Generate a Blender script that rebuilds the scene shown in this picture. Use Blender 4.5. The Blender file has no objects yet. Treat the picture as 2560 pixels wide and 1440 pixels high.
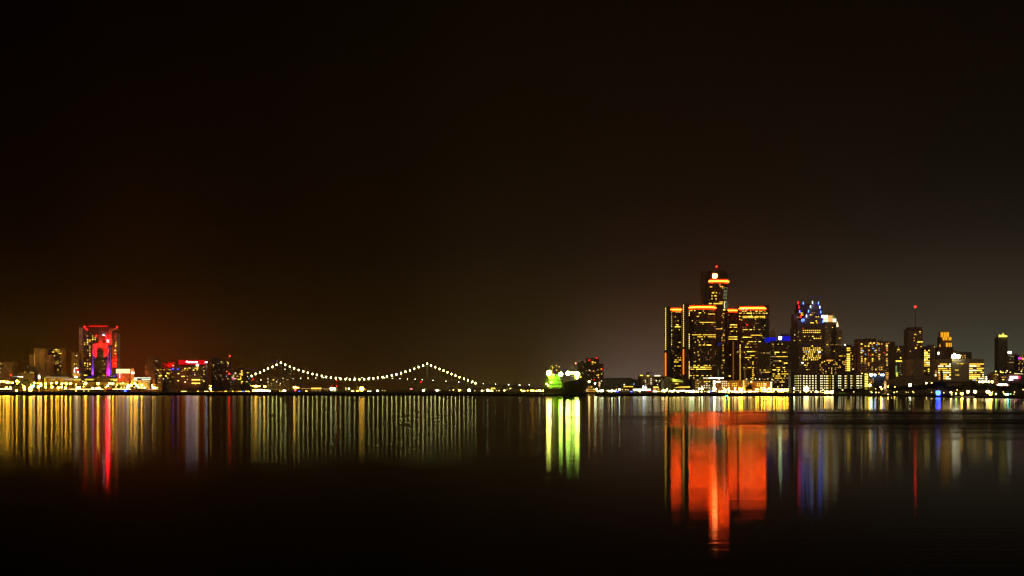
import bpy, bmesh, math, random
from mathutils import Vector
random.seed(7)
C = bpy.context.scene.collection
S = bpy.context.scene
# ------------------------------------------------------------------ camera, sky, exposure
F, CX, HY, H = 4560.0, 1280.0, 979.0, 4.0          # focal length in photo pixels, principal column, horizon row, eye height (m)
cam = bpy.data.objects.new('camera', bpy.data.cameras.new('camera')); C.objects.link(cam)
cam.location = (0, 0, H); cam.rotation_euler = (math.radians(90), 0, 0)
cam.data.sensor_width = 36; cam.data.lens = 36*F/2560; cam.data.shift_y = (HY-720)/2560
cam.data.clip_end = 40000; cam.data.clip_start = 0.5
S.camera = cam
S.view_settings.view_transform = 'Standard'; S.view_settings.look = 'None'
S.view_settings.exposure = 0; S.view_settings.gamma = 1
cy = S.cycles
cy.use_denoising = True; cy.max_bounces = 4; cy.glossy_bounces = 3; cy.diffuse_bounces = 2; cy.volume_bounces = 0
cy.transparent_max_bounces = 8; cy.sample_clamp_indirect = 3; cy.use_light_tree = True; cy.caustics_reflective = False
cy.use_adaptive_sampling = False; cy.volume_step_rate = 4; cy.filter_width = 1.3; cy.denoising_input_passes = 'RGB'

def lin(c):
    return tuple(((v/255)/12.92 if v/255 <= .04045 else ((v/255+.055)/1.055)**2.4) for v in c)

w = bpy.data.worlds.new('World'); S.world = w; w.use_nodes = True
nt = w.node_tree; N = nt.nodes; Lk = nt.links; N.clear()
SKY = [  # column of the photo, then (row, colour) of the night sky glow
    (60,  [(960,(58,32,0)),(850,(45,25,0)),(750,(24,9,0)),(600,(6,0,0)),(300,(4,0,0)),(0,(3,0,0))]),
    (340,  [(960,(84,30,4)),(880,(80,24,3)),(790,(42,14,0)),(700,(22,7,0)),(400,(9,2,0)),(0,(6,1,0))]),
    (640,  [(960,(46,20,0)),(880,(36,14,0)),(750,(19,5,0)),(600,(12,3,0)),(300,(10,3,0)),(0,(8,2,0))]),
    (900,  [(960,(44,21,0)),(900,(31,14,0)),(750,(21,8,0)),(600,(15,6,1)),(300,(13,6,0)),(0,(12,5,0))]),
    (1280, [(960,(66,50,22)),(920,(54,38,13)),(800,(38,26,11)),(600,(24,15,9)),(300,(20,11,2)),(0,(17,9,0))]),
    (1640, [(960,(108,88,80)),(900,(90,71,59)),(800,(60,41,28)),(700,(40,26,18)),(500,(23,14,8)),(0,(17,9,1))]),
    (2470, [(960,(86,88,76)),(905,(75,75,61)),(800,(58,50,39)),(600,(27,23,18)),(300,(20,13,7)),(0,(16,8,2))])]
tc = N.new('ShaderNodeTexCoord'); sp = N.new('ShaderNodeSeparateXYZ'); Lk.new(tc.outputs['Generated'], sp.inputs[0])
def mnode(op, a, b=None):
    m = N.new('ShaderNodeMath'); m.operation = op
    for i, v in enumerate((a, b)):
        if v is None: continue
        if isinstance(v, (int, float)): m.inputs[i].default_value = v
        else: Lk.new(v, m.inputs[i])
    return m.outputs[0]
az = mnode('ARCTAN2', sp.outputs[0], sp.outputs[1])
el = mnode('ARCSINE', sp.outputs[2])
prev = None
for k, (col, stops) in enumerate(SKY):
    mr = N.new('ShaderNodeMapRange'); Lk.new(el, mr.inputs[0]); mr.inputs[1].default_value = 0; mr.inputs[2].default_value = .25
    cr = N.new('ShaderNodeValToRGB'); Lk.new(mr.outputs[0], cr.inputs[0])
    e = cr.color_ramp.elements; cr.color_ramp.interpolation = 'B_SPLINE'
    for i, (row, c) in enumerate(stops):
        p = math.atan((HY-row)/F)/.25
        x = e[i] if i < 2 else e.new(p)
        x.position = p; q = (.55, .66, .8, 1.0)[0 if row < 200 else 1 if row < 620 else 2 if row < 780 else 3]*(1.12 if col > 1500 and row > 780 else 1); x.color = (*[v*q for v in lin(c)], 1)
    if prev is None: prev = cr.outputs[0]
    else:
        a0 = math.atan((SKY[k-1][0]-CX)/F); a1 = math.atan((col-CX)/F)
        m2 = N.new('ShaderNodeMapRange'); Lk.new(az, m2.inputs[0]); m2.inputs[1].default_value = a0; m2.inputs[2].default_value = a1
        m2.interpolation_type = 'SMOOTHSTEP'
        mx = N.new('ShaderNodeMix'); mx.data_type = 'RGBA'
        Lk.new(m2.outputs[0], mx.inputs[0]); Lk.new(prev, mx.inputs[6]); Lk.new(cr.outputs[0], mx.inputs[7]); prev = mx.outputs[2]
# unseen glow added to the sky behind the viewer to brighten the facades
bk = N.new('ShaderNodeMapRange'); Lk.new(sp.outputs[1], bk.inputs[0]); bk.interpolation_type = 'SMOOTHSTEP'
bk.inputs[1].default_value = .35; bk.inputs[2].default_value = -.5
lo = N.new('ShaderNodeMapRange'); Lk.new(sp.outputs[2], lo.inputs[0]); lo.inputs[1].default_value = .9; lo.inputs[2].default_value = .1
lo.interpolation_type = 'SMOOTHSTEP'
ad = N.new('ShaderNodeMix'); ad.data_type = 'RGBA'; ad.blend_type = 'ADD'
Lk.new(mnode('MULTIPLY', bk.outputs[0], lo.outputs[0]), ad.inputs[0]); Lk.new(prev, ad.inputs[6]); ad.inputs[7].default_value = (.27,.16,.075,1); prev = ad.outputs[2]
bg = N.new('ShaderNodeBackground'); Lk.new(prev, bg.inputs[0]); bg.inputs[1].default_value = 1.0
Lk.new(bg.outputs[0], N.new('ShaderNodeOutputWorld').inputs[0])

# ------------------------------------------------------------------ helpers
def X(px, Y): return (px-CX)/F*Y
def Z(py, Y): return H+(HY-py)/F*Y
def gz(px):                                         # height of the bank above the water along the shore
    pts = [(-500,4.3),(700,4.3),(1300,3.4),(1700,2.7),(1980,1.7),(2200,1.3),(3000,1.2)]
    for (a, za), (b, zb) in zip(pts, pts[1:]):
        if a <= px <= b: return za+(zb-za)*(px-a)/(b-a)
    return 3
SHORE = [(-500,2950),(0,3000),(180,3040),(350,3060),(480,3450),(600,4200),(690,5000),(752,6900),(760,7700),(1030,7700),(1045,6900),
         (1150,6000),(1290,4800),(1370,3900),(1480,3000),(1660,2450),(1800,2250),(1980,1850),(2080,1700),(2200,1560),(2350,1330),(2560,1080),(3000,800)]
def shore(px):
    for (a, ya), (b, yb) in zip(SHORE, SHORE[1:]):
        if a <= px <= b: return 1/(1/ya+(1/yb-1/ya)*(px-a)/(b-a))
    return 2000
M = {}
def emis(key, col, s, sample=True):
    if key in M: return M[key]
    m = bpy.data.materials.new(key); m.use_nodes = True; n = m.node_tree.nodes; n.clear()
    e = n.new('ShaderNodeEmission'); e.inputs[0].default_value = (*col, 1); e.inputs[1].default_value = s
    o = n.new('ShaderNodeOutputMaterial'); m.node_tree.links.new(e.outputs[0], o.inputs[0])
    m.cycles.emission_sampling = 'AUTO' if sample else 'NONE'
    M[key] = m; return m
def plain(key, col, rough=.7, metal=0, noise=.25, scale=.3):
    if key in M: return M[key]
    m = bpy.data.materials.new(key); m.use_nodes = True; n = m.node_tree.nodes; l = m.node_tree.links
    b = n['Principled BSDF']; b.inputs['Roughness'].default_value = rough; b.inputs['Metallic'].default_value = metal
    t = n.new('ShaderNodeTexNoise'); t.inputs['Scale'].default_value = scale; t.inputs['Detail'].default_value = 5
    g = n.new('ShaderNodeTexCoord'); l.new(g.outputs['Object'], t.inputs['Vector'])
    r = n.new('ShaderNodeValToRGB'); l.new(t.outputs[0], r.inputs[0])
    r.color_ramp.elements[0].position = .3; r.color_ramp.elements[1].position = .7
    r.color_ramp.elements[0].color = (*[c*(1-noise) for c in col], 1); r.color_ramp.elements[1].color = (*[min(1, c*(1+noise)) for c in col], 1)
    l.new(r.outputs[0], b.inputs['Base Color']); M[key] = m; return m
def facade(key, wall, glass=(.02,.02,.025), bay=3.2, floor=3.4, mortar=.9, grough=.15):
    """wall of the given colour with a grid of dark unlit window glass"""
    if key in M: return M[key]
    m = bpy.data.materials.new(key); m.use_nodes = True; n = m.node_tree.nodes; l = m.node_tree.links
    b = n['Principled BSDF']; g = n.new('ShaderNodeTexCoord'); s = n.new('ShaderNodeSeparateXYZ'); l.new(g.outputs['Object'], s.inputs[0])
    a = n.new('ShaderNodeMath'); l.new(s.outputs[0], a.inputs[0]); l.new(s.outputs[1], a.inputs[1])
    cb = n.new('ShaderNodeCombineXYZ'); l.new(a.outputs[0], cb.inputs[0]); l.new(s.outputs[2], cb.inputs[1])
    t = n.new('ShaderNodeTexBrick'); t.offset = 0; t.squash = 1; l.new(cb.outputs[0], t.inputs['Vector'])
    t.inputs['Scale'].default_value = 1; t.inputs['Brick Width'].default_value = bay; t.inputs['Row Height'].default_value = floor
    t.inputs['Mortar Size'].default_value = mortar; t.inputs['Mortar Smooth'].default_value = 0; t.inputs['Bias'].default_value = 0
    t.inputs['Color1'].default_value = (*glass, 1); t.inputs['Color2'].default_value = (*[c*1.8 for c in glass], 1); t.inputs['Mortar'].default_value = (*wall, 1)
    l.new(t.outputs['Color'], b.inputs['Base Color'])
    mr = n.new('ShaderNodeMapRange'); l.new(t.outputs['Fac'], mr.inputs[0]); mr.inputs[3].default_value = grough; mr.inputs[4].default_value = .75
    l.new(mr.outputs[0], b.inputs['Roughness']); M[key] = m; return m

def link(name, me, parent=None, loc=(0,0,0)):
    o = bpy.data.objects.new(name, me); C.objects.link(o); o.location = loc
    if parent: o.parent = parent
    return o
def tag(o, label=None, cat=None, group=None, kind=None):
    if label: o['label'] = label
    if cat: o['category'] = cat
    if group: o['group'] = group
    if kind: o['kind'] = kind
    return o
class MB:
    """collects solids in local metres; build() links them as one mesh"""
    def __init__(s): s.v = []; s.f = []; s.m = []
    def add(s, vs, fs, mi=0):
        k = len(s.v); s.v += [tuple(v) for v in vs]; s.f += [tuple(i+k for i in f) for f in fs]; s.m += [mi]*len(fs)
    def box(s, x0, x1, y0, y1, z0, z1, mi=0):
        s.add([(x0,y0,z0),(x1,y0,z0),(x1,y1,z0),(x0,y1,z0),(x0,y0,z1),(x1,y0,z1),(x1,y1,z1),(x0,y1,z1)],
              [(0,1,5,4),(1,2,6,5),(2,3,7,6),(3,0,4,7),(4,5,6,7),(3,2,1,0)], mi)
    def prism(s, poly, y0, y1, mi=0):               # poly of (x,z), extruded along y
        n = len(poly)
        a = sum(poly[i][0]*poly[(i+1)%n][1]-poly[(i+1)%n][0]*poly[i][1] for i in range(n))
        if a < 0: poly = poly[::-1]
        s.add([(x,y0,z) for x,z in poly]+[(x,y1,z) for x,z in poly],
              [tuple(range(n)), tuple(range(2*n-1,n-1,-1))]+[((i+1)%n, i, n+i, n+(i+1)%n) for i in range(n)], mi)
    def tube(s, p, q, r0, r1=None, n=6, mi=0):
        p = Vector(p); q = Vector(q); r1 = r0 if r1 is None else r1
        d = (q-p).normalized(); u = d.cross(Vector((0,0,1)) if abs(d.z) < .9 else Vector((1,0,0))).normalized(); t = d.cross(u)
        vs = []
        for c, r in ((p,r0),(q,r1)):
            for i in range(n):
                a = 2*math.pi*i/n; vs.append(c+u*math.cos(a)*r+t*math.sin(a)*r)
        s.add(vs, [(i,(i+1)%n,n+(i+1)%n,n+i) for i in range(n)]+[tuple(range(n-1,-1,-1)), tuple(range(n,2*n))], mi)
    def lathe(s, prof, c=(0,0,0), n=24, a0=0, a1=2*math.pi, mi=0):   # prof of (r,z)
        full = abs(a1-a0-2*math.pi) < 1e-6; k = n if full else n+1
        vs = [(c[0]+r*math.cos(a0+(a1-a0)*i/n), c[1]+r*math.sin(a0+(a1-a0)*i/n), c[2]+z) for r, z in prof for i in range(k)]
        fs = []
        for j in range(len(prof)-1):
            for i in range(n):
                a = j*k+i; b = j*k+(i+1)%k; fs.append((a,b,b+k,a+k))
        s.add(vs, fs, mi)
    def disc(s, c, r, z, n=24, mi=0):
        s.add([(c[0]+r*math.cos(2*math.pi*i/n), c[1]+r*math.sin(2*math.pi*i/n), z) for i in range(n)], [tuple(range(n))], mi)
    def globe(s, c, r, n=8, m=4, mi=0, sq=1):
        s.lathe([(max(.02*r, r*math.sin(math.pi*j/m)), -r*sq*math.cos(math.pi*j/m)) for j in range(m+1)], c, n, mi=mi)
    def build(s, name, mats, parent=None, loc=(0,0,0)):
        me = bpy.data.meshes.new(name); me.from_pydata(s.v, [], s.f)
        for m in (mats if isinstance(mats, (list, tuple)) else [mats]): me.materials.append(m)
        for p, i in zip(me.polygons, s.m): p.material_index = i
        me.update(); return link(name, me, parent, loc)

# lit colours -----------------------------------------------------------------
ORANGE, WHITE, CYAN, GREEN, RED, BLUE = (1,.4,.045), (1,.84,.5), (.25,1,.85), (.45,1,.12), (1,.005,.004), (.03,.06,1)
WIN = {}
def wmat(k):
    T = {'y':((1,.6,.05),1.5), 'b':((1,.68,.08),2.6), 'o':((1,.42,.06),1.2), 'w':((1,.84,.45),2.2), 'd':((.9,.55,.18),.45), 'g':((.75,.9,.4),.3),
         'c':((.3,.6,1),1.2), 'r':((1,.03,.02),1.5), 'k':((.85,.45,.12),.3), 'W':((1,.93,.7),9), 'V':((.95,1,.62),5), 'p':((1,.84,.42),2.1), 'q':((.8,1,.6),1.8)}
    return emis('lit_glass_'+k, *T[k], sample=(k in 'WV'))
frame_mat = plain('window_frame_metal', (.05,.045,.04), .5)
_wm = {}
def win_mesh(k):
    if k not in _wm:
        me = bpy.data.meshes.new('window'); 
        v = [(-.5,-1,-.5),(.5,-1,-.5),(.5,-1,.5),(-.5,-1,.5),(-.5,0,-.5),(.5,0,-.5),(.5,0,.5),(-.5,0,.5)]
        me.from_pydata(v, [], [(0,1,2,3),(1,5,6,2),(2,6,7,3),(3,7,4,0),(0,4,5,1)])
        me.materials.append(wmat(k)); me.materials.append(frame_mat)
        for p in me.polygons[1:]: p.material_index = 1
        _wm[k] = me
    return _wm[k]

class Bld:
    def __init__(s, name, label, cat, px, Y, group=None):
        s.Y = Y; s.r = bpy.data.objects.new(name, None); C.objects.link(s.r)
        s.r.location = (X(px, Y), Y, gz(px)); s.r.empty_display_size = 5
        tag(s.r, label, cat, group); s.o = s.r.location.copy(); s.nw = 0; s.rest = None; s.pos = 0
    def poly(s, part, pts, mat, Y=None, depth=25, parent=None, base=None):
        """front outline in photo pixels at distance Y, a solid reaching back by depth metres"""
        Y = Y or s.Y; m = MB(); o = s.o
        m.prism([(X(a,Y)-o.x, Z(b,Y)-o.z) for a, b in pts], Y-o.y, Y-o.y+depth)
        return m.build(part, mat, parent or s.r)
    def box(s, part, a, b, top, bot, mat, Y=None, depth=25, parent=None):
        return s.poly(part, [(a,bot),(b,bot),(b,top),(a,top)], mat, Y, depth, parent)
    def cap(s, a, b, y, Y=None, depth=25, h=1.2, mat=None):  # parapet round the roof edge
        Y = Y or s.Y; m = MB(); o = s.o; z = Z(y, Y)-o.z; x0 = X(a,Y)-o.x-.3; x1 = X(b,Y)-o.x+.3; y0 = Y-o.y-.3; y1 = y0+depth+.6
        m.box(x0,x1,y0,y0+.6,z,z+h); m.box(x0,x1,y1-.6,y1,z,z+h); m.box(x0,x0+.6,y0+.6,y1-.6,z,z+h); m.box(x1-.6,x1,y0+.6,y1-.6,z,z+h)
        return m.build('parapet', mat or plain('parapet', (.12,.1,.09)), s.r)
    def win(s, px, py, wp, hp, k='y', Y=None, ang=0, xyz=None, name='window'):
        Y = Y or s.Y
        x, y, z = xyz if xyz else (X(px,Y), Y, Z(py,Y))
        W_, H_ = wp*Y/F, hp*Y/F
        if s.nw >= 100:
            if s.rest is None: s.rest = (MB(), [])
            mb, ks = s.rest
            if k not in ks: ks.append(k)
            c, sn = math.cos(ang), math.sin(ang); px_, py_, pz_ = x-s.o.x, y-s.o.y, z-s.o.z
            vs = [(px_+dx*W_*c-dy*sn, py_+dx*W_*sn+dy*c, pz_+dz*H_) for dy in (-.3, 0) for dx, dz in ((-.5,-.5),(.5,-.5),(.5,.5),(-.5,.5))]
            mb.add(vs, [(0,1,2,3),(1,5,6,2),(2,6,7,3),(3,7,4,0),(0,4,5,1)], ks.index(k)); return
        s.nw += 1
        o = link(name, win_mesh(k), s.r, (x-s.o.x, y-s.o.y, z-s.o.z)); o.scale = (W_, .3, H_); o.rotation_euler.z = ang
    def done(s):
        if s.rest:
            o = s.rest[0].build('window', [wmat(k) for k in s.rest[1]], s.r); o['kind'] = 'stuff'
    def row(s, py, a, b, fill, ks='y', Y=None, step=3.2, h=1.9, gap=.6, cyl=None, run=3):
        """one lit floor: runs of lit panes between columns a and b"""
        x = a; rnd = random.random
        n = max(1, int((b-a)/step)); on = [rnd() < fill for _ in range(n)]; i = 0
        while i < n:
            if not on[i]: i += 1; continue
            j = i
            while j+1 < n and on[j+1] and j-i < run: j += 1
            c = a+(i+j+1)/2*step; wd = (j-i+1)*step-gap; k = random.choice(ks)
            if cyl: s.cylwin(cyl, c, py, wd, h, k)
            else: s.win(c, py, wd, h, k, Y)
            i = j+1
    def cylwin(s, cyl, px, py, wp, hp, k):
        pc, rp, Y = cyl; r = rp*Y/F; t = max(-.97, min(.97, (px-pc)/rp)); a = math.asin(t); q = max(.35, math.cos(a))
        yy = Y-r*math.cos(a); xx = X(pc,Y)+r*math.sin(a)
        s.win(px, py, min(wp/q, 14), hp, k, Y, ang=a, xyz=(xx, yy, Z(py, yy)))
    def grid(s, a, b, top, bot, nc, nr, p, ks='yyd', Y=None, fw=.62, fh=.5, rows=None, cyl=None):
        dx = (b-a)/nc; dy = (bot-top)/nr
        for j in range(nr):
            pr = p if rows is None else (rows[1] if random.random() < rows[0] else p)
            for i in range(nc):
                if random.random() < pr:
                    k = random.choice(ks); px, py = a+(i+.5)*dx, top+(j+.5)*dy
                    if cyl: s.cylwin(cyl, px, py, dx*fw, dy*fh, k)
                    else: s.win(px, py, dx*fw, dy*fh, k, Y)
    def dots(s, pts, k='y', w=2.2, h=2.2, Y=None):
        for p in pts: s.win(p[0], p[1], p[3] if len(p) > 3 else w, h, p[2] if len(p) > 2 else k, Y)
    def mast(s, px, top, bot, Y=None, r=.35, light=None, name='mast', lr=1.3):
        Y = (Y or s.Y)+8; o = s.o; m = MB(); x = X(px,Y)-o.x
        m.tube((x, Y-o.y, Z(bot,Y)-o.z), (x, Y-o.y, Z(top,Y)-o.z), r, r*.4)
        t = m.build(name, plain('mast_steel', (.1,.08,.07), .5), s.r)
        if light:
            g = MB(); g.globe((x, Y-o.y, Z(top,Y)-o.z+lr*.6), lr); g.build('beacon', light, t)
    def beacon(s, px, py, mat, r=1.1, Y=None, name='beacon'):
        Y = (Y or s.Y)-1; o = s.o; g = MB(); g.globe((X(px,Y)-o.x, Y-o.y, Z(py,Y)-o.z), r)
        return g.build(name, mat, s.r)
    def flood(s, px, py, Y, aim, col, power, size=1.0, spread=100):
        """a floodlight fixture with its lamp; aim is a world offset it points along"""
        o = s.o; m = MB(); x, y, z = X(px,Y)-o.x, Y-o.y, Z(py,Y)-o.z
        m.box(x-.7,x+.7,y-.35,y+.35,z-.5,z-.1); f = m.build('floodlight', plain('fixture_black', (.02,.02,.02), .4), s.r)
        d = bpy.data.lights.new('floodlight_lamp', 'SPOT'); d.energy = power; d.color = col; d.shadow_soft_size = size
        d.spot_size = math.radians(spread); d.spot_blend = .9
        l = bpy.data.objects.new('floodlight_lamp', d); C.objects.link(l); l.parent = f; l.location = (x, y, z+.3)
        l.rotation_euler = Vector(aim).to_track_quat('-Z', 'Y').to_euler()
RB = emis('red_beacon', RED, 32)
# ------------------------------------------------------------------ setting: water, land
def water_mat():
    m = bpy.data.materials.new('river_water'); m.use_nodes = True; n = m.node_tree.nodes; l = m.node_tree.links; n.clear()
    def mt(op, a, b=None, c=None):
        q = n.new('ShaderNodeMath'); q.operation = op
        for i, v in enumerate((a, b, c)):
            if v is None: continue
            if isinstance(v, (int, float)): q.inputs[i].default_value = v
            else: l.new(v, q.inputs[i])
        return q.outputs[0]
    g = n.new('ShaderNodeNewGeometry'); s = n.new('ShaderNodeSeparateXYZ'); l.new(g.outputs['Position'], s.inputs[0])
    def noise(sx, sy, detail=3, off=0):
        mp = n.new('ShaderNodeMapping'); l.new(g.outputs['Position'], mp.inputs[0]); mp.inputs['Scale'].default_value = (sx, sy, 1); mp.inputs['Location'].default_value = (off, off, 0)
        t = n.new('ShaderNodeTexNoise'); t.inputs['Scale'].default_value = 1; t.inputs['Detail'].default_value = detail; l.new(mp.outputs[0], t.inputs[0]); return t.outputs[0]
    def sstep(v, a, b):
        r = n.new('ShaderNodeMapRange'); r.interpolation_type = 'SMOOTHSTEP'; l.new(v, r.inputs[0]); r.inputs[1].default_value = a; r.inputs[2].default_value = b; return r.outputs[0]
    x, y = s.outputs[0], s.outputs[1]
    # breeze patch on the right-hand side: rippled water inside an uneven ellipse
    nz = noise(.012, .02, 4)
    ex = mt('DIVIDE', mt('SUBTRACT', x, 95.0), 80.0); ey = mt('DIVIDE', mt('SUBTRACT', y, 250.0), 185.0)
    d = mt('ADD', mt('ADD', mt('MULTIPLY', ex, ex), mt('MULTIPLY', ey, ey)), mt('MULTIPLY', mt('SUBTRACT', nz, .5), 1.2))
    patch = mt('MULTIPLY', mt('SUBTRACT', 1.0, sstep(d, .15, 1.25)), mt('ADD', .55, mt('MULTIPLY', .75, sstep(noise(.004, .05, 3, 31.0), .42, .6))))
    # slicks: long thin bands across the river, right of the middle
    bands = sstep(noise(.0025, .035, 2, 13.7), .56, .66)
    side = sstep(x, 0.0, 70.0)
    bnd = mt('MULTIPLY', mt('MULTIPLY', bands, side), sstep(y, 120.0, 190.0))
    soft = noise(.004, .012, 3, 5.1)
    r = mt('MULTIPLY', mt('ADD', .095, mt('MULTIPLY', soft, .034)), mt('ADD', .54, mt('MULTIPLY', .46, sstep(y, 42.0, 165.0))))
    calm = mt('MULTIPLY', sstep(y, 100.0, 195.0), sstep(x, -4.0, 14.0))
    r = mt('MULTIPLY', r, mt('SUBTRACT', 1.0, mt('MULTIPLY', .36, calm)))
    r = mt('ADD', r, mt('MULTIPLY', patch, .24))
    r = mt('ADD', r, mt('MULTIPLY', bnd, .05))
    gl = n.new('ShaderNodeBsdfGlossy'); gl.distribution = 'BECKMANN'; gl.inputs['Color'].default_value = (.72,.72,.72,1); l.new(r, gl.inputs['Roughness'])
    df = n.new('ShaderNodeBsdfDiffuse'); df.inputs['Color'].default_value = (.004,.005,.005,1)
    fr = n.new('ShaderNodeFresnel'); fr.inputs['IOR'].default_value = 1.24
    bp = n.new('ShaderNodeBump'); bp.inputs['Strength'].default_value = .3; bp.inputs['Distance'].default_value = .02
    l.new(mt('MULTIPLY', noise(.05, 1.4, 3, 3.3), mt('SUBTRACT', 1.0, sstep(y, 70.0, 260.0))), bp.inputs['Height']); l.new(bp.outputs[0], gl.inputs['Normal'])
    mx = n.new('ShaderNodeMixShader'); l.new(mt('POWER', fr.outputs[0], 2.2), mx.inputs[0]); l.new(df.outputs[0], mx.inputs[1]); l.new(gl.outputs[0], mx.inputs[2])
    o = n.new('ShaderNodeOutputMaterial'); l.new(mx.outputs[0], o.inputs[0]); return m
m = MB(); m.add([(-7000,-60,0),(7000,-60,0),(7000,13000,0),(-7000,13000,0)], [(0,1,2,3)])
tag(m.build('river_water', water_mat()), 'calm dark river mirroring the city lights in long streaks', kind='structure')

ground_mat = plain('bank_ground', (.035,.032,.025), .9, 0, .5, .05)
stone_mat = plain('quay_stone', (.06,.055,.045), .9, 0, .4, .4)
bm = bmesh.new()
top = [bm.verts.new((X(a,b), b, gz(a))) for a, b in SHORE]
back = [bm.verts.new((3200,2200,3)), bm.verts.new((6500,12500,5)), bm.verts.new((-6500,12500,5)), bm.verts.new((-3500,3000,4.3))]
low = [bm.verts.new((X(a,b), b, -3)) for a, b in SHORE]
f = bm.faces.new(top+back)
sides = [bm.faces.new((top[i], low[i], low[i+1], top[i+1])) for i in range(len(top)-1)]
for q in sides: q.material_index = 1
bmesh.ops.triangulate(bm, faces=[f]); bmesh.ops.recalc_face_normals(bm, faces=bm.faces)
me = bpy.data.meshes.new('ground'); bm.to_mesh(me); bm.free(); me.materials.append(ground_mat); me.materials.append(stone_mat)
tag(link('ground', me), 'dark low river bank with its quay wall', kind='structure')
# ------------------------------------------------------------------ facades
f_dark = facade('dark_facade', (.075,.055,.045)); f_tan = facade('tan_concrete_facade', (.46,.32,.2), (.10,.075,.05), 4, 3.4, 1.3)
f_brown = facade('brown_brick_facade', (.16,.1,.065), (.03,.025,.02)); f_grey = facade('grey_stone_facade', (.25,.22,.18), (.05,.045,.04), 3, 3.6, 1)
f_red = facade('red_brick_facade', (.22,.09,.06), (.03,.02,.02)); f_glass = facade('dark_glass_facade', (.065,.048,.036), (.014,.013,.016), 1.6, 3.6, .5, .1)
f_pale = facade('pale_stone_facade', (.42,.37,.29), (.07,.06,.05), 3.4, 3.6, 1.2); f_band = facade('banded_concrete_facade', (.3,.19,.12), (.02,.017,.015), 60, 3.0, 1.2)
f_concrete = plain('bare_concrete', (.3,.25,.2)); f_tanwall = plain('tan_blank_wall', (.5,.34,.18)); f_black = plain('black_panel', (.03,.027,.025), .4)
f_white = plain('white_render', (.6,.58,.52)); f_roof = plain('roof_felt', (.05,.045,.04))

# ------------------------------------------------------------------ left bank buildings
b = Bld('apartment_block', 'black low block with few lights cut off by the left edge', 'building', 5, 3120)
b.box('wall', -40, 29, 907, 978, f_dark, depth=40); b.cap(-40, 29, 907, depth=40)
b.dots([(1,909,'y',3,3),(5,910,'d'),(14,916,'o',3,2.4),(0,921,'w'),(0,931,'w',2.6,2.6),(28,913,'d'),(26,928,'o'),(12,935,'k'),(20,923,'k'),(8,943,'k'),(18,946,'k')])
b.beacon(27.5, 938, RB, .9)
b = Bld('office_block', 'low grey office with four greenish lights in a row at far left', 'building', 58, 3160)
b.box('wall', 31, 84, 932, 978, f_concrete, depth=30); b.box('roof', 30, 85, 930.5, 932, f_roof, depth=31)
b.dots([(45,941.5,'V',2,2),(49,941.8,'V',2,2),(53,942,'V',2,2),(56.5,942,'V',2,2),(62,931,'y',3,2),(77,931,'w',1.8,1.8),(83,931.5,'y',4,1.6),(70,917,'d',2,2,)])
b = Bld('apartment_block', 'small pale block with grid front left of the stepped tan tower', 'building', 68, 3260)
b.box('wall', 59, 92, 918, 978, f_tan, depth=25); b.box('penthouse', 64, 82, 910, 918, f_concrete, depth=15)
b = Bld('tower_block', 'stepped tan tower block with a dotted column of lights on the left bank', 'tower block', 100, 3200)
b.box('wall', 85, 112, 871, 978, f_tan, depth=25); b.box('wing', 73.5, 85, 886, 978, f_tanwall, Y=3206, depth=20); b.box('wing', 112, 127, 887, 978, f_tan, Y=3206, depth=22)
b.box('pier', 99, 112, 871, 978, f_tanwall, Y=3197, depth=3)
b.box('penthouse', 91, 111, 868, 871, f_concrete, Y=3206, depth=12); b.mast(101, 858, 868); b.cap(85, 112, 871)
for i in range(12): b.win(86.5, 885+i*2.55, 1.5, 1.3, 'o', 3199.6)
b.dots([(100,885,'o',1.4,1.4),(118,903,'k'),(121,902,'d'),(120,915,'k')], Y=3196)
b = Bld('tower_block', 'dark slab of scattered lights joined to the right of the stepped tan tower', 'tower block', 135, 3230)
b.box('wall', 112, 151.5, 871, 978, f_dark, depth=22); b.box('end_wall', 151.5, 157, 871, 978, f_tanwall, depth=22); b.cap(112, 157, 871, depth=22)
b.grid(127, 152, 873, 934, 9, 20, .12, 'yybdo', fh=.6, rows=(.15, .4))
b.dots([(133,880,'y',6,2),(141,874,'b',4,2.4),(152,883.5,'b',2.6,2.6)])
b = Bld('tower_block', 'narrow dark tower just left of the tall red-lit hotel', 'tower block', 187, 3150)
b.box('wall', 178.5, 197, 882, 978, f_brown, depth=20); b.cap(178.5, 197, 882, depth=20)
b.dots([(191.5,889,'w'),(184,886,'k'),(186,910,'b'),(191.5,910,'y'),(185,914,'d'),(184,923,'o'),(184,927,'o'),(187,898,'k'),(190,918,'k')])

# tall hotel with a pale end wall and a red-lit right wing
b = Bld('hotel_tower', 'tall hotel with tan end wall, red roof lights and red lit right wing', 'hotel', 240, 3240)
b.box('wall', 209, 273, 817, 975, f_dark, depth=30)
b.box('end_wall', 197, 209, 820, 975, f_tanwall, Y=3246, depth=26)
b.box('wing', 275, 292, 833, 975, facade('red_wing_facade', (.5,.42,.36), (.05,.04,.04), 60, 3.1, 1.0), Y=3246, depth=26)
b.box('pier', 272.5, 279, 820, 975, f_concrete, Y=3238, depth=28)
b.poly('roof_canopy', [(279,823.6),(293,819.6),(293,821.3),(279,825.3)], plain('canopy_cream', (.7,.6,.4)), Y=3238, depth=14)
b.box('canopy_post', 279, 280.4, 825, 833, plain('canopy_cream', (.7,.6,.4)), Y=3238, depth=2)
b.poly('roof_fin', [(222,817),(272,815.5),(272,818),(222,819.5)], f_black, Y=3238, depth=30)
b.mast(278, 810, 820)
rl = emis('red_roof_tube', RED, 8)
b.poly('roof_light', [(214,821),(220,824.5),(219,825.5),(213,822)], rl, Y=3236, depth=1)
for px in range(225, 272, 6): b.beacon(px, 815.4, emis('red_roof_dot', RED, 12), .55, Y=3237, name='roof_light')
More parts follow.
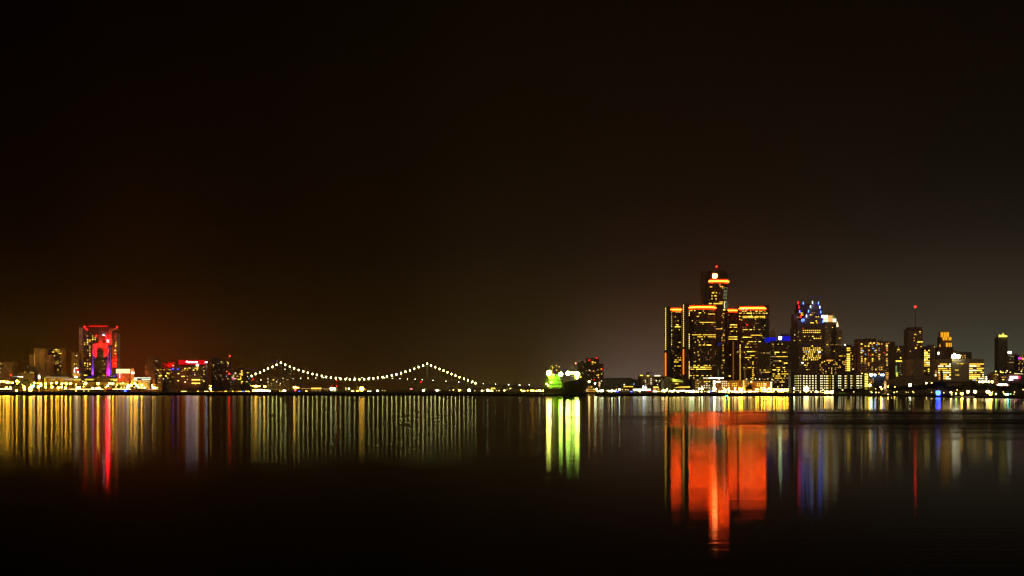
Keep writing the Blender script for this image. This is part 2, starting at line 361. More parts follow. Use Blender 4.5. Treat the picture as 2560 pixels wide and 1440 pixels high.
b.beacon(211.5, 816.5, RB, 1.0); b.beacon(292.5, 817.3, RB, .9)
b.dots([(281,846-i*0+i*5.4,'o',1.2,2.6) for i in (1,2,5,6,8)], Y=3245)
b.dots([(290,856.5,'y',4,2.4),(289.5,861,'o',3,2),(289,864.5,'b',4,2.4),(288,876,'b',4,2.4),(288.5,884,'y',4,2.2),(288.5,908.5,'o',3,3)], Y=3245)
cols = [(212,[857,861,908,913]),(219,[840,849,853,857,861,876,900,908,912,916,922]),(225,[850,853,865,870,877,884,889,908,911,922]),(232,[840,845,849]),(238,[844,849])]
for c, ys in cols: b.dots([(c+random.uniform(-.4,.4), y, random.choice('yybbo'), random.uniform(2.2,3.6), 2.4) for y in ys])
for i in range(26): b.win(random.uniform(211,232), random.uniform(832,928), 2, 1.8, 'k')
b.beacon(241, 839.5, RB, .9); b.beacon(265.5, 839.5, RB, .8); b.beacon(259, 839, emis('blue_white_spot', (.6,.8,1), 60), 1.2)
for px, p in ((214,7e3),(224,5e3),(281,1.4e5),(288,1.4e5)): b.flood(px, 928, 3232 if px < 250 else 3240, (0,4,40), RED, p, spread=80)
sg = MB(); o_ = b.o
sg.prism([(X(u,3232)-o_.x, Z(v,3232)-o_.z) for u, v in ((266.3,848),(272.3,849),(272.6,856.8),(266.6,855.8))], 3232-o_.y, 3233-o_.y)
sg.build('lit_sign', emis('sign_red_white', (1,.004,.004), 240), b.r)

b = Bld('hotel_tower', 'stepped hotel tower washed red on top and purple at its foot', 'hotel', 250, 3190)
wash = plain('red_tinted_wash_wall', (.31,.19,.21), .8)  # base colour reddened to deepen the red floodlighting
b.poly('wall', [(227,948),(230,905),(231,862),(236,858.5),(267,858.5),(272,862),(273,905),(274.5,948)], wash, Y=3200, depth=24)
b.box('shaft', 246.5, 256.3, 838, 948, wash, Y=3196, depth=20)
b.box('bay', 234.5, 264, 898, 948, f_dark, Y=3186, depth=14); b.box('bay', 242.5, 257, 876, 898, f_dark, Y=3188, depth=8)
b.box('fin', 274.5, 277, 863, 946, plain('fin_blue_grey', (.3,.3,.5)), Y=3205, depth=10)
b.grid(235.5, 263.5, 900, 945, 7, 11, .16, 'ydkkyk', Y=3185.7, fh=.4); b.grid(243.5, 256.5, 878, 896, 3, 6, .2, 'dkk', Y=3187.7, fh=.4)
for px, py, yy, aim, col, p in ((238,897,3196,(0,3,10),RED,1.35e+05),(261,897,3196,(0,3,10),RED,1.35e+05),(250,875,3192,(0,3,12),RED,9.36e+04),(240.5,875,3196,(-1,3,8),RED,5.72e+04),(259,875,3196,(1,3,8),RED,5.72e+04),
        (230.5,947,3192,(0,5,14),(.22,.05,1),1.14e+05),(269,947,3192,(0,5,14),(1,.03,.75),1.46e+05),(276,945,3199,(0,4,24),(.15,.03,1),6.24e+04)):
    b.flood(px, py, yy, aim, col, p, spread=75)
b.box('podium', 227, 275, 948, 975, f_concrete, Y=3184, depth=30)

yel = emis('yellow_strip_light', (1,.78,.08), .9, False)
b = Bld('podium_building', 'long low building with yellow lit canopy below the red hotels', 'building', 230, 3140)
b.box('wall', 180, 322, 956, 976, f_concrete, depth=20); b.box('wall', 181, 199, 932, 956, f_tanwall, Y=3144, depth=14)
b.box('roof', 178, 323, 945, 947, f_roof, Y=3138, depth=24)
for u, v in ((180,201),(212,233),(276,290)): b.box('lit_canopy', u, v, 947, 951, yel, Y=3137, depth=3)
b.box('lit_canopy', 284, 312, 947, 953, emis('yellow_strip_bright', (1,.82,.1), 1.4, False), Y=3137, depth=3); b.box('lit_canopy', 291, 319, 956, 963, yel, Y=3137.5, depth=3)
b.box('green_sign', 312.5, 318.5, 947.5, 951.5, plain('green_panel', (.05,.3,.05)), Y=3136.5, depth=.6)
b.box('corner_post', 319.3, 321, 945, 962, emis('yellow_post_light', (1,.75,.05), 1.4, False), Y=3136, depth=1.5)
b.dots([(187,938,'y',8,1.6),(189,943,'W',5,3.5),(192,943,'W',3,4),(213,938,'b',6,1.8),(217,938,'o',4,1.6)], Y=3136)
b.poly('spire', [(184.5,931.5),(186,918.5),(187.5,931.5)], emis('spire_light', (1,.9,.75), 2.5, False), Y=3140, depth=1.5)
b.box('red_sign', 190, 196, 921.5, 928, emis('red_sign_panel', (1,.01,.01), 1.1, False), Y=3139, depth=1); b.dots([(191,920.5,'W',2,3),(194.6,920.5,'w',2,3),(194.5,930,'W',3,2.4)], Y=3139)
b.poly('blue_roof', [(212,946.5),(222,940.5),(230,940.5),(230,946.5)], emis('blue_violet_panel', (.12,.02,.7), .25, False), Y=3146, depth=6)
b.poly('blue_roof', [(275,945),(291,932.5),(293.5,934),(293.5,945)], plain('blue_glass_roof', (.05,.05,.25), .25), Y=3146, depth=10)
b.flood(283, 944, 3140, (0,4,4), (.1,.1,1), 4e3)
b = Bld('billboard', 'wide bright cream billboard on a red wall beside the hotels', 'billboard', 308, 3130)
b.box('wall', 293, 331, 933, 957, plain('red_painted_wall', (.35,.07,.04)), depth=16); b.box('panel', 290, 325, 922.5, 933, emis('billboard_light', (1,.68,.24), 2.4), Y=3127, depth=1.5)
for px in (300, 309.6, 318.6): b.box('post', px-.4, px+.4, 921, 934, frame_mat, Y=3129, depth=.8)
b.box('lit_sign', 297.6, 300.4, 932, 945.5, emis('pink_white_sign', (1,.35,.4), 3), Y=3126, depth=1)
b.flood(304, 945, 3118, (0,6,-2), (1,.15,.05), 6e3)
b = Bld('lit_column', 'pair of salmon lit square columns right of the cream billboard', 'column', 331, 3125)
b.box('shaft', 327.5, 335, 920.5, 958, plain('salmon_render', (.5,.22,.13)), depth=6); b.box('lamp_box', 328.3, 335.2, 930, 934, emis('column_lamp', (1,.75,.4), 7), Y=3122, depth=2)
b.flood(331, 933, 3119, (0,4,5), (1,.5,.2), 3e3)
b = Bld('pavilion', 'low pavilion under a bright white flat roof on the left bank', 'pavilion', 356, 3120)
b.box('wall', 345, 375, 950, 972, f_concrete, depth=18); wl = emis('white_soffit_light', (.85,1,.8), 1.5)
b.box('roof', 334, 377, 942.5, 943.8, f_white, Y=3112, depth=30); b.box('roof_light', 336, 376, 943.8, 945.6, wl, Y=3114, depth=2); b.box('roof_light', 354, 375.5, 947.5, 949.6, wl, Y=3114, depth=2)
b.box('lamp_box', 334.5, 342, 946.5, 950, emis('lamp_box_light', (1,.9,.5), 4), Y=3114, depth=2); b.box('lit_canopy', 328, 343, 950.5, 954, yel, Y=3114, depth=4)
b.box('lit_canopy', 362, 375.5, 953.5, 955, yel, Y=3114, depth=2); b.box('end_post', 373, 375, 949.8, 970, f_white, Y=3113, depth=2)
b = Bld('tower_block', 'very dark red-brown tower with a thin salmon edge left of the red sign', 'tower block', 380, 3200)
b.box('wall', 366, 388.5, 893, 978, f_red, depth=24); b.box('wing', 388.5, 397.5, 899, 978, f_dark, Y=3206, depth=16); b.box('end_wall', 362.5, 366, 912, 978, plain('salmon_render', (.5,.22,.13)), Y=3204, depth=18)
b.box('penthouse', 370, 381, 891, 893, f_roof, depth=10); b.cap(366, 388.5, 893, depth=24)
b.dots([(390,902,'w'),(395,903.5,'d',1.4,4),(390,921,'d'),(390,924,'o'),(389.5,934.5,'w',2,3),(395.5,925.5,'b',4,2.4),(399,925,'y',2,1.6)], Y=3205.7)
b.flood(364, 944, 3196, (0,5,18), (1,.25,.1), 5e3)
b = Bld('office_block', 'narrow orange-lit block between the dark red tower and the red-topped offices', 'building', 400, 3180)
b.box('wall', 396, 405, 920, 976, facade('orange_brick_facade', (.3,.15,.07), (.03,.02,.02)), depth=18); b.grid(396.5, 405, 922, 958, 3, 10, .35, 'oydk', fh=.5); b.dots([(399,939.5,'b',5,2.2),(403,938.8,'b',3.6,3)], Y=3179.6)
b = Bld('office_block', 'red-topped office block with small blue lamps left of the red sign', 'building', 423, 3190)
b.box('wall', 404.5, 434, 919, 976, f_dark, depth=25); b.box('wing', 434, 441.5, 905, 976, f_red, Y=3187, depth=25)
b.poly('upper_storey', [(404.5,919),(407,910),(424,906.5),(441,905),(441,919)], plain('deep_red_cladding', (.30,.03,.03)), Y=3192, depth=20)
b.grid(406, 433, 920, 958, 9, 13, .12, 'ydkyb'); b.dots([(418.5,932.8,'b',4,3),(423,932.8,'y',3,2.4),(415,940,'b',4,2.4),(408.5,947,'w'),(433,914,'w'),(441,915.3,'y')], Y=3186)
b.beacon(432.5, 921.8, emis('blue_lamp', BLUE, 9), 1.0, Y=3186); b.box('blue_panel', 425, 431, 922, 924, emis('blue_panel_light', BLUE, .7, False), Y=3186, depth=.6)
b.beacon(444.5, 923, emis('blue_lamp_dim', BLUE, 2.5), 1.4, Y=3180)
b.flood(420, 905, 3176, (0,14,-6), RED, 3e4, spread=110)
# building under the red sign band
b = Bld('office_block', 'office block crowned by a red band with a white glowing sign', 'building', 478, 3180)
b.box('wall', 470, 513, 912, 978, f_dark, depth=28); b.box('wing', 436, 470, 912, 978, f_red, Y=3184, depth=24); b.box('wing', 513, 518, 912, 978, f_tan, Y=3186, depth=20)
b.box('sign_band', 446, 512.5, 900, 911.5, emis('red_band_light', (1,.005,.012), .75, False), Y=3177, depth=3)
b.box('cornice', 450, 512, 911.5, 913.2, f_black, Y=3178, depth=6)
sg = MB(); o_ = b.o; yy = 3176
def rb(m, u0, u1, v0, v1):                                   # pill outline
    pts = []; r = (v1-v0)/2
    for i in range(7): a = math.pi/2+math.pi*i/6; pts.append((u0+r+r*math.cos(a), (v0+v1)/2-r*math.sin(a)))
    for i in range(7): a = -math.pi/2+math.pi*i/6; pts.append((u1-r+r*math.cos(a), (v0+v1)/2-r*math.sin(a)))
    m.prism([(X(p,yy)-o_.x, Z(q,yy)-o_.z) for p, q in pts], yy-o_.y, yy-o_.y+.8)
rb(sg, 465, 470, 902.3, 907); rb(sg, 470.5, 477, 903.6, 907); rb(sg, 477.5, 484, 903.6, 907); rb(sg, 484.5, 490, 903.8, 907); rb(sg, 490, 494, 903.3, 907)
sg.build('sign', emis('white_sign_light', (1,.8,.95), 9), b.r)
b.box('sign', 512.8, 517.5, 903.8, 907, emis('white_sign_side', (.85,.9,1), 8), Y=3177, depth=3)
b.box('balcony_lamp', 490, 496.5, 910, 915.5, emis('warm_panel', (1,.72,.3), 5), Y=3176, depth=1)
b.dots([(463,921,'b',4,3.4),(468,921.5,'o'),(474,920,'y',6,2.6),(482,920,'g'),(489.5,920.5,'y',7,2),(494.5,920,'b',3,3),(484,925,'b',4,2.4),(493,924.5,'y',4.5,2.4),(461,925,'o',4,2.4),(468.5,925,'y'),(455.4,928,'o'),(446,934,'b',4.6,2.6),
    (455.6,941,'b',4,3.6),(459.8,940.8,'b',3.6,3.6),(468.5,941,'d',4,2),(468.6,948.5,'y'),(445.4,951.8,'b',4,2.6),(463,955,'w',4,3.6),(487,937,'w',2,2.4),(487,932,'d'),(503.5,941,'d'),(509.6,917.5,'o'),(510,926.8,'y',2.6,3),(510,935.8,'y',3,3),(509.8,953,'b',3.4,3.4),(510,930.5,'d')], Y=3176.5)
b.row(949.4, 479, 501, .98, 'b', 3176.4, step=3.6, h=3); b.row(958, 479, 501, .98, 'b', 3176.4, step=3.6, h=2.6); b.dots([(506,949.6,'d',6,2)], Y=3176.4)
for i in range(20): b.win(random.uniform(450,508), random.uniform(916,946), 2, 1.8, 'k', 3176.6)
b.flood(478, 960, 3160, (0,14,6), (1,.25,.06), 2e4, spread=120)
b = Bld('tower_block', 'dark twin slab tower with a red lamp on its mast before the bridge', 'tower block', 550, 3240)
b.box('wall', 528, 549.5, 895, 978, f_dark, depth=24); b.box('wall', 549.5, 574, 903, 978, f_dark, Y=3246, depth=24); b.cap(528, 549.5, 895, depth=24); b.cap(549.5, 574, 903, Y=3246, depth=24)
b.mast(574.5, 891, 905, light=RB, lr=1.1)
b.dots([(553.5,904.6,'y',3,2.4),(557.5,908,'d'),(568,905,'y'),(570.6,908,'b',2.6,3),(534,913,'y'),(530,910.5,'k'),(539,940,'d'),(552.6,940,'d'),(552.6,937,'k'),(567,928.6,'y'),(569.5,946.6,'y'),(557,949,'d'),(566,940.6,'c',1.6,1.8),(571,912,'d'),(569,915,'d')], Y=3239)
for i in range(16): b.win(random.uniform(530,572), random.uniform(908,952), 1.8, 1.8, 'k', 3239)
b.beacon(573, 934.6, RB, 1.3)
b = Bld('apartment_block', 'low apartment block with a bright lit stair column behind the orange lamps', 'building', 600, 3400)
b.box('wall', 578, 601, 931, 978, f_brown, depth=22); b.box('wall', 585, 622.5, 924, 978, f_dark, Y=3410, depth=22); b.box('penthouse', 599, 607, 919.5, 924, f_roof, Y=3412, depth=10)
b.dots([(604.6,926.8,'b',3.6,2.4),(602.6,929.5,'o'),(605.6,932,'b',3,3.4),(602.8,935,'b',3.6,2.6),(599,935,'y'),(605.4,937.6,'b',3,3),(602,940,'o',2.4,3),(601.6,943,'y',3,2.6),(602,946,'b',2.6,3),(600.4,948.4,'y',5,2),(596.2,948.4,'b',3.4,3),
    (605,954,'b',4.4,3.4),(604,958,'o',3,3),(617,954.4,'y',4,3),(619.6,931.8,'y',5.5,3),(588.4,932.3,'w',2.6,2),(584,939.8,'b'),(593,940.4,'y'),(596.5,941,'g'),(587.5,946.4,'w'),(577.4,948.2,'b',3.4,3),(582,943.6,'w',1.8,1.8),(622.4,946,'c',1.6,2.4),(619,941,'w',1.6,2),(591,946.4,'o',1.6,1.6),(588,934.8,'d',8,1.2)], Y=3399)
b.beacon(584, 946.7, emis('pink_lamp', (1,.02,.15), 12), .9); b.beacon(576.3, 942.8, emis('blue_white_spot', (.6,.8,1), 60), 1.3)
b = Bld('tower_block', 'black slab tower on the bank under the left bridge tower', 'tower block', 713, 4700)
b.box('wall', 701, 725.5, 918, 975, f_dark, depth=30); b.box('penthouse', 704, 718, 915.5, 918, f_roof, depth=18)
b.box('wing', 679, 701, 941, 975, f_dark, Y=4705, depth=30); b.box('wing', 725, 730, 946, 975, f_brown, Y=4705, depth=24); b.box('wing', 667, 679, 949, 975, f_dark, Y=4706, depth=24)
b.dots([(712.6,923,'w',3,1.8),(725,934.4,'d'),(718.5,949,'d',5,2),(707.5,946,'w',1.6,1.6),(670,947,'w',2,2),(670,954.5,'w',2,2),(683,949.5,'b',2.4,2.4),(686,949,'o',1.6,1.6),(691.6,954.4,'w',2,2),(694.6,949,'d'),(678.6,959,'o',2.6,2.4),(700.8,959,'w',2,2),(708,955,'k',4,2),(699,963,'o',2.4,2.4),(670,959.6,'d')], Y=4699)
b = Bld('ferry_terminal', 'long low shed glowing orange at the end of the left bank', 'building', 790, 6000)
b.box('wall', 776, 805, 968.5, 979, f_concrete, depth=40); b.box('roof', 775, 806, 966.5, 968.5, f_roof, depth=42); b.box('lit_front', 778, 803.5, 969.4, 972.8, emis('shed_light', (1,.5,.06), 2.2), Y=5998, depth=1)
b.row(977, 780, 803, .6, 'd', 5998, h=1.6)
b = Bld('trail_jetty', 'thin orange car-light trail on an added jetty right of the glowing shed', 'trail_jetty', 812, 6100)
b.box('deck', 752, 826, 973.5, 976, f_concrete, depth=10); b.box('light_strip', 804, 825, 971.8, 972.8, emis('jetty_trail_strip', (1,.5,.12), .9, False), Y=6099, depth=.8); b.box('light_strip', 752, 776, 970.6, 971.5, emis('jetty_trail_strip', (1,.5,.12), .9, False), Y=6099, depth=.8)  # strips stand in for a car light trail, deck added beneath

b = Bld('monument', 'slim white glowing clock column on the left bank', 'monument', 97, 3090)
b.box('shaft', 95.6, 98.4, 947, 978, f_concrete, depth=4); b.box('lit_lantern', 95, 99, 939, 947, emis('lantern_white', (.9,1,.7), 2.5), Y=3089, depth=5); b.poly('cap', [(95.4,939),(97,934.5),(98.6,939)], emis('lantern_cap', (1,.95,.5), .8, False), depth=3)
b = Bld('light_mast', 'thin yellow lit mast standing right of the clock column', 'mast', 112, 3088)
b.box('shaft', 111.3, 112.8, 944.5, 978, plain('mast_steel', (.1,.08,.07), .5), depth=1); b.box('light_strip', 111.2, 112.9, 945, 957, emis('yellow_post_light', (1,.75,.05), 1.4, False), Y=3087, depth=1)
b = Bld('low_building', 'long low building with pale cornice lights behind the left orange lamps', 'building', 145, 3130)
b.box('wall', 112, 180, 944, 978, f_concrete, depth=20); b.box('roof', 127, 168, 935.5, 941.5, f_roof, Y=3140, depth=14); b.box('lit_eaves', 112, 170, 941.8, 943.8, emis('dim_eaves', (.8,.6,.3), .35, False), Y=3128, depth=2)
b.box('lit_front', 125, 137, 947, 950.5, emis('dim_yellow_front', (.9,.62,.15), .55, False), Y=3129, depth=1); b.box('lit_front', 160, 181, 946.5, 950, emis('dim_pale_front', (.85,.6,.35), .6, False), Y=3129, depth=1)
# ------------------------------------------------------------------ suspension bridge
BY = 6950
br = bpy.data.objects.new('suspension_bridge', None); C.objects.link(br); br.location = (X(885,BY), BY, 0)
tag(br, 'long suspension bridge with strings of white lights on its cables', 'bridge')
bo = br.location; steel = plain('bridge_steel', (.12,.11,.09), .6)
def bp_(px, py, dy=0): return (X(px,BY)-bo.x, dy, Z(py,BY)-bo.z)
deck = [(560,962),(640,956.5),(730,952.2),(830,949.2),(900,948.8),(940,950),(1040,953),(1170,958),(1300,966),(1420,974)]
for (a, za), (c, zc) in zip(deck, deck[1:]):
    m = MB(); p = bp_(a, za); q = bp_(c, zc); t = 5
    m.add([(p[0],-9,p[2]-t),(q[0],-9,q[2]-t),(q[0],9,q[2]-t),(p[0],9,p[2]-t),(p[0],-9,p[2]),(q[0],-9,q[2]),(q[0],9,q[2]),(p[0],9,p[2])],
          [(0,1,5,4),(1,2,6,5),(2,3,7,6),(3,0,4,7),(4,5,6,7),(3,2,1,0)])
    m.build('deck_span', steel, br)
def tower(px, top):
    m = MB(); x = bp_(px, top)[0]; z = bp_(px, top)[2]
    for dy in (-10, 10):
        m.tube((x, dy, -2), (x, dy, z), 3.2, 2.2, 8)
    for k in (.28, .45, .62, .8, .97): m.box(x-1.6, x+1.6, -9, 9, z*k-1.5, z*k+1.5)
    m.box(x-9, x+9, -15, 15, -3, 6); m.build('tower', steel, br)
tower(703, 909); tower(1067.5, 911)
CL = [(630,940),(640,935),(651,931),(661,926),(671,921.5),(682,917),(692,912),(703,907),(714,912),(725,917),(736,921),(747.5,925),(759,928.5),(770,932),(782,935),(793,937.5),(805,940),(816,942.5),(828,944.3),(840,945.8),(852,947),(864,948),(875,948.5),(887,948.6),(899,948.5),(911,948),(922,947),(934,946),(945,944.6),(957,943),(968,941),(980,938.5),(991.5,936),(1003,933),(1014,929.5),(1025,926),(1036,922),(1047,918),(1058,914),(1068,909.5),(1078,914),(1088.5,918),(1099,922.5),(1109,926.5),(1119,931),(1129,935),(1139,939),(1149,943),(1160,947),(1170,950.5),(1181,954.5),(1189,958)]
def dz(px):
    for (a, za), (c, zc) in zip(deck, deck[1:]):
        if a <= px <= c: return za+(zc-za)*(px-a)/(c-a)
    return 970
for dy in (-9.5, 9.5):
    m = MB(); pts = [(605,951)]+[(a, b+1.6) for a, b in CL]+[(1206,963)]
    for p, q in zip(pts, pts[1:]): m.tube(bp_(*p, dy), bp_(*q, dy), .45, n=5)
    for a, b in CL:
        if dz(a)-b > 3: m.tube(bp_(a, b+1.6, dy), bp_(a, dz(a), dy), .12, n=4)
    m.build('cable', steel, br)
bl = emis('bridge_cable_light', (1,.98,.26), 24); dlm = emis('bridge_deck_light', (.9,1,.6), 14)
g = MB(); g.globe((0,0,0), 2.5, 8, 4, sq=1.5); lm = None
for a, b in CL:
    p = bp_(a, b, -9.5)
    if lm is None: o = g.build('cable_light', bl, br, p); lm = o
    else:
        o = lm.copy(); C.objects.link(o); o.parent = br; o.location = p
lm2 = None
for a, b in [(653,950),(733,946.5),(752,946),(771,945),(790,945),(810,944),(848,943.6),(868,944),(887,944),(905,944),(925,944),(962,945),(981,946),(1000,946.5),(1019,947),(1038,948),(1056,949),(1083,951),(1115,953),(1147,955),(1179,957),(1209,959),(1239,960),(1272,961.5),(1298,962),(1323,962),(1271,962.5),(1300,963.5)]:
    p = bp_(a, b, -8)
    if lm2 is None:
        g = MB(); g.globe((0,0,0), 1.2, 6, 3); g.tube((0,0,-1), (0,0,-6), .2, n=4, mi=1); o = g.build('deck_light', [dlm, steel], br, p); lm2 = o
    else:
        o = lm2.copy(); C.objects.link(o); o.parent = br; o.location = p
for a, b in ((842,952),(1053,955),(634,948)):
    g = MB(); g.globe((0,0,0), 2, 6, 3); g.build('warning_light', emis('bridge_red_light', RED, 9), br, bp_(a, b, -10))
for a in (590,620,1150,1122,1094,1182,1215,1250,1290):           # approach piers
    x, _, z = bp_(a, dz(a)); m = MB(); m.box(x-2, x+2, -8, 8, 1, z-5); m.build('pier', f_concrete, br)
ch = Bld('chimney_stack', 'thin mast with red lamps on the far shore under the bridge span', 'mast', 842, 7760)
ch.mast(842, 954, 980, r=1); ch.beacon(842, 965, emis('bridge_red_light', RED, 9), 2); ch.beacon(830, 965.5, emis('bridge_red_light', RED, 9), 2)
ch.box('base', 828, 846, 974, 981, f_concrete)

# ------------------------------------------------------------------ freighter, bow towards the camera and to the right
sh = bpy.data.objects.new('freighter', None); C.objects.link(sh); BX, BYs = X(1451,2250), 2250
ya = math.radians(17); fx = Vector((math.sin(ya), -math.cos(ya), 0)); sx = Vector((math.cos(ya), math.sin(ya), 0))
sh.location = (BX, BYs, 0); sh['label'] = 'dark freighter under glaring green white floodlights in the middle of the river'; sh['category'] = 'ship'; sh.location *= .8; sh.scale = (.8,.8,.8)
L_ = 125.0
def sp_(t, s, z):                                    # t: 0 stern .. 1 stem, s: metres to starboard-right, z height
    v = fx*(L_*(t-1))+sx*s; return (v.x, v.y, z)
secs = [(0,7,9.6),(.05,9.5,9.4),(.3,11.2,9),(.6,11.2,9),(.76,11,9.2),(.765,12.2,15.5),(.86,13,17),(.94,11,18.2),(1,6,19)]
vs = []; fs = []
for t, hb, dk in secs:
    fl = .55+.45*(1-t) if t > .8 else .93
    for s, z in ((-hb,dk),(-hb*fl,2.2),(-hb*fl*.9,-2),(hb*fl*.9,-2),(hb*fl,2.2),(hb,dk)): vs.append(sp_(t+(.012*(z-2)/10 if t == 1 else 0), s, z))
for i in range(len(secs)-1):
    for j in range(6): a = i*6+j; c = i*6+(j+1)%6; fs.append((a, c, c+6, a+6))
fs += [(5,4,3,2,1,0), tuple(len(vs)-6+k for k in range(6))]
m = MB(); m.add(vs, fs); hull = m.build('hull', plain('hull_rust_brown', (.05,.03,.018), .6, 0, .4, .2), sh)
def sbox(m, t0, t1, s0, s1, z0, z1, mi=0):
    c = [sp_(t0,s0,0), sp_(t1,s0,0), sp_(t1,s1,0), sp_(t0,s1,0)]
    m.add([(p[0],p[1],z0) for p in c]+[(p[0],p[1],z1) for p in c], [(0,1,5,4),(1,2,6,5),(2,3,7,6),(3,0,4,7),(4,5,6,7),(3,2,1,0)], mi)
sw = plain('ship_green_lit_paint', (.24,.58,.07), .5)  # green of the ship's lamps put into the deckhouse colour
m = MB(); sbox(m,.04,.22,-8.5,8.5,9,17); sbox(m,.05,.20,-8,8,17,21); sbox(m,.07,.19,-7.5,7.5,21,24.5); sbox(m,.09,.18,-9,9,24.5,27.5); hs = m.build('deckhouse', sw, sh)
m = MB(); 
for s in range(-7, 8, 2): sbox(m, .221, .2215, s-.6, s+.6, 14, 15.2); sbox(m, .2001, .2006, s-.5, s+.5, 18.5, 19.6)
for s in (-7,-4.2,-1.4,1.4,4.2,7): sbox(m, .1801, .1806, s-1, s+1, 25.6, 26.8)
m.build('window_band', plain('ship_window_glass', (.02,.02,.02), .1), hs)
m = MB(); m.lathe([(2.6,0),(2.6,9),(2.2,9.4),(2.2,8)], sp_(.06,0,25), 12); m.build('funnel', plain('funnel_black', (.04,.04,.04), .5), sh)
m = MB(); p = sp_(.12,0,27.5); m.tube(p, (p[0],p[1],40), .45, .2); m.tube((p[0]-4,p[1],36), (p[0]+4,p[1],36), .2); m.tube((p[0]-3,p[1],38), (p[0]+3,p[1],38), .15); m.build('radar_mast', plain('mast_buff', (.5,.35,.12), .6), sh)
m = MB()
for t in (.30,.42,.54,.66): sbox(m, t, t+.085, -8, 8, 9, 10.4)
m.build('hatch_cover', plain('hatch_green', (.25,.3,.22), .6), sh)
dkm = plain('deck_gear_dark', (.06,.06,.05), .6)
m = MB(); p = sp_(.45,0,9); m.tube(p, (p[0],p[1],21), .7, .5); q = sp_(.45,-9,20.5); r = sp_(.45,9,20.5); m.tube(q, r, .45); m.tube((p[0],p[1],12), sp_(.3,0,19), .3); m.build('deck_crane', dkm, sh)
m = MB(); p = sp_(.70,-9,9); m.tube(p, (p[0],p[1],16), .5); m.tube((p[0],p[1],15.8), sp_(.70,9,15.8), .45); r = sp_(.70,9,9); m.tube(r, (r[0],r[1],16), .5); m.build('gantry', dkm, sh)
m = MB(); p = sp_(.83,0,16); m.tube(p, (p[0],p[1],30), .6, .3); m.tube(sp_(.83,-9,26.5), sp_(.83,7.5,26.5), .35); m.tube(sp_(.83,-5,24), sp_(.83,7,24), .3); m.build('foremast', dkm, sh)
m = MB()
for k in range(-9, 10, 2): m.tube(sp_(.775,k,15.5), sp_(.775,k,16.8), .08, n=4)
m.tube(sp_(.775,-9.5,16.8), sp_(.775,9.5,16.8), .1, n=4)
for s in (-1, 1):
    for (t0,h0,d0),(t1,h1,d1) in zip(secs[5:], secs[6:]): m.tube(sp_(t0,s*h0*.97,d0+1.1), sp_(t1,s*h1*.97,d1+1.1), .1, n=4)
m.build('rail', plain('rail_yellow', (.6,.5,.15), .5), sh)
m = MB(); sbox(m, .80, .81, -4, 8, 17.4, 17.8); m.build('deck_light_strip', emis('deck_strip_yellow', (1,.9,.2), 1.6, False), sh)
FL = emis('ship_floodlight_glass', (.6,1,.1), 95); FLb = emis('ship_floodlight_warm', (.95,1,.14), 95)
def flamp(px, py, Y, r, mat, nm='floodlight'):
    m = MB(); m.globe((0,0,0), r*1.4, 12, 6); m.tube((0,.2,-.2), (0,1.4,-.6), .35, n=6, mi=1)
    return m.build(nm, [mat, dkm], sh, (X(px,Y)-BX, Y-BYs, Z(py-2,Y)))
flamp(1372, 932, 2335, 2.3, FLb); flamp(1402, 935.5, 2316, 1.9, FL); flamp(1419.5, 933.5, 2264, 1.9, FL); flamp(1425.6, 932, 2266, .9, FL); flamp(1431.6, 932, 2268, .9, FL); flamp(1437.6, 933.5, 2269, 1.2, FL); flamp(1443.5, 935, 2271, 2.0, FL); flamp(1442.5, 943, 2262, 1.5, FLb)
m = MB(); p = (X(1372,2336)-BX, 2336-BYs); m.tube((p[0],p[1],9), (p[0],p[1],27), .35, .25); m.tube((p[0],p[1],18), (p[0]-6,p[1]+2,12), .25); m.build('lamp_post', plain('post_orange', (.5,.2,.06), .5), sh)
for px, py in ((1384,937),(1378,956),(1366,959.5),(1370.5,964)): flamp(px, py, 2322, .75, emis('ship_orange_lamp', (1,.42,.12), 16), 'deck_lamp')
for px, py in ((1391,914),(1398,917),(1391.5,925.5),(1452,941),(1452,943.5)): flamp(px, py, 2330, .5, emis('ship_amber_lamp', (1,.6,.08), 3), 'deck_lamp')

# ------------------------------------------------------------------ middle right shore
b = Bld('tower_block', 'dark apartment tower with red roof lamps behind the freighter', 'tower block', 1470, 3300)
b.box('wall', 1445, 1469, 908, 975, f_dark, Y=3305, depth=20); b.box('wall', 1466, 1498, 897, 975, f_dark, depth=24); b.box('wing', 1498, 1509, 909, 975, f_brown, Y=3304, depth=20)
b.box('penthouse', 1452, 1462, 902.5, 908, f_roof, Y=3306, depth=12); b.box('penthouse', 1488, 1498, 894.5, 897, f_roof, Y=3306, depth=12); b.cap(1466, 1498, 897, depth=24)
b.beacon(1473.3, 900.5, emis('roof_red_lamp', RED, 7), 1.1); b.beacon(1491.3, 895, emis('roof_red_lamp', RED, 7), 1.1); b.beacon(1439.3, 908.4, emis('amber_red_beacon', (1,.2,.08), 12), 1.1); b.beacon(1504.5, 923, emis('dim_red_beacon', RED, 4), 1.2); b.beacon(1485.5, 949, emis('dim_red_beacon', RED, 4), .9)
b.mast(1439.3, 909.5, 975, r=.5)
b.dots([(1481.6,904.6,'y',5,2),(1482,906.8,'o'),(1485.6,906.6,'y',1.8,1.8),(1488.6,906.6,'y',1.8,1.8),(1480.8,910,'o'),(1461.6,904.6,'d'),(1458,917,'d'),(1473,925.4,'w',1.8,2),(1476,927.6,'o'),(1484,927.5,'o',4,2),(1495,924.4,'d',4,1.6),(1502.6,922.6,'y'),(1504,935,'y'),(1492,938,'y'),(1496,937,'b',2.6,2.6),(1495,940,'o'),(1496.4,944,'y'),(1471,937.4,'d'),(1458,934,'d'),(1466,927.5,'d'),(1478.5,948.4,'o',1.8,1.6)], Y=3299)
b = Bld('arena', 'long low dark arena hall right of the freighter', 'arena', 1550, 3250)
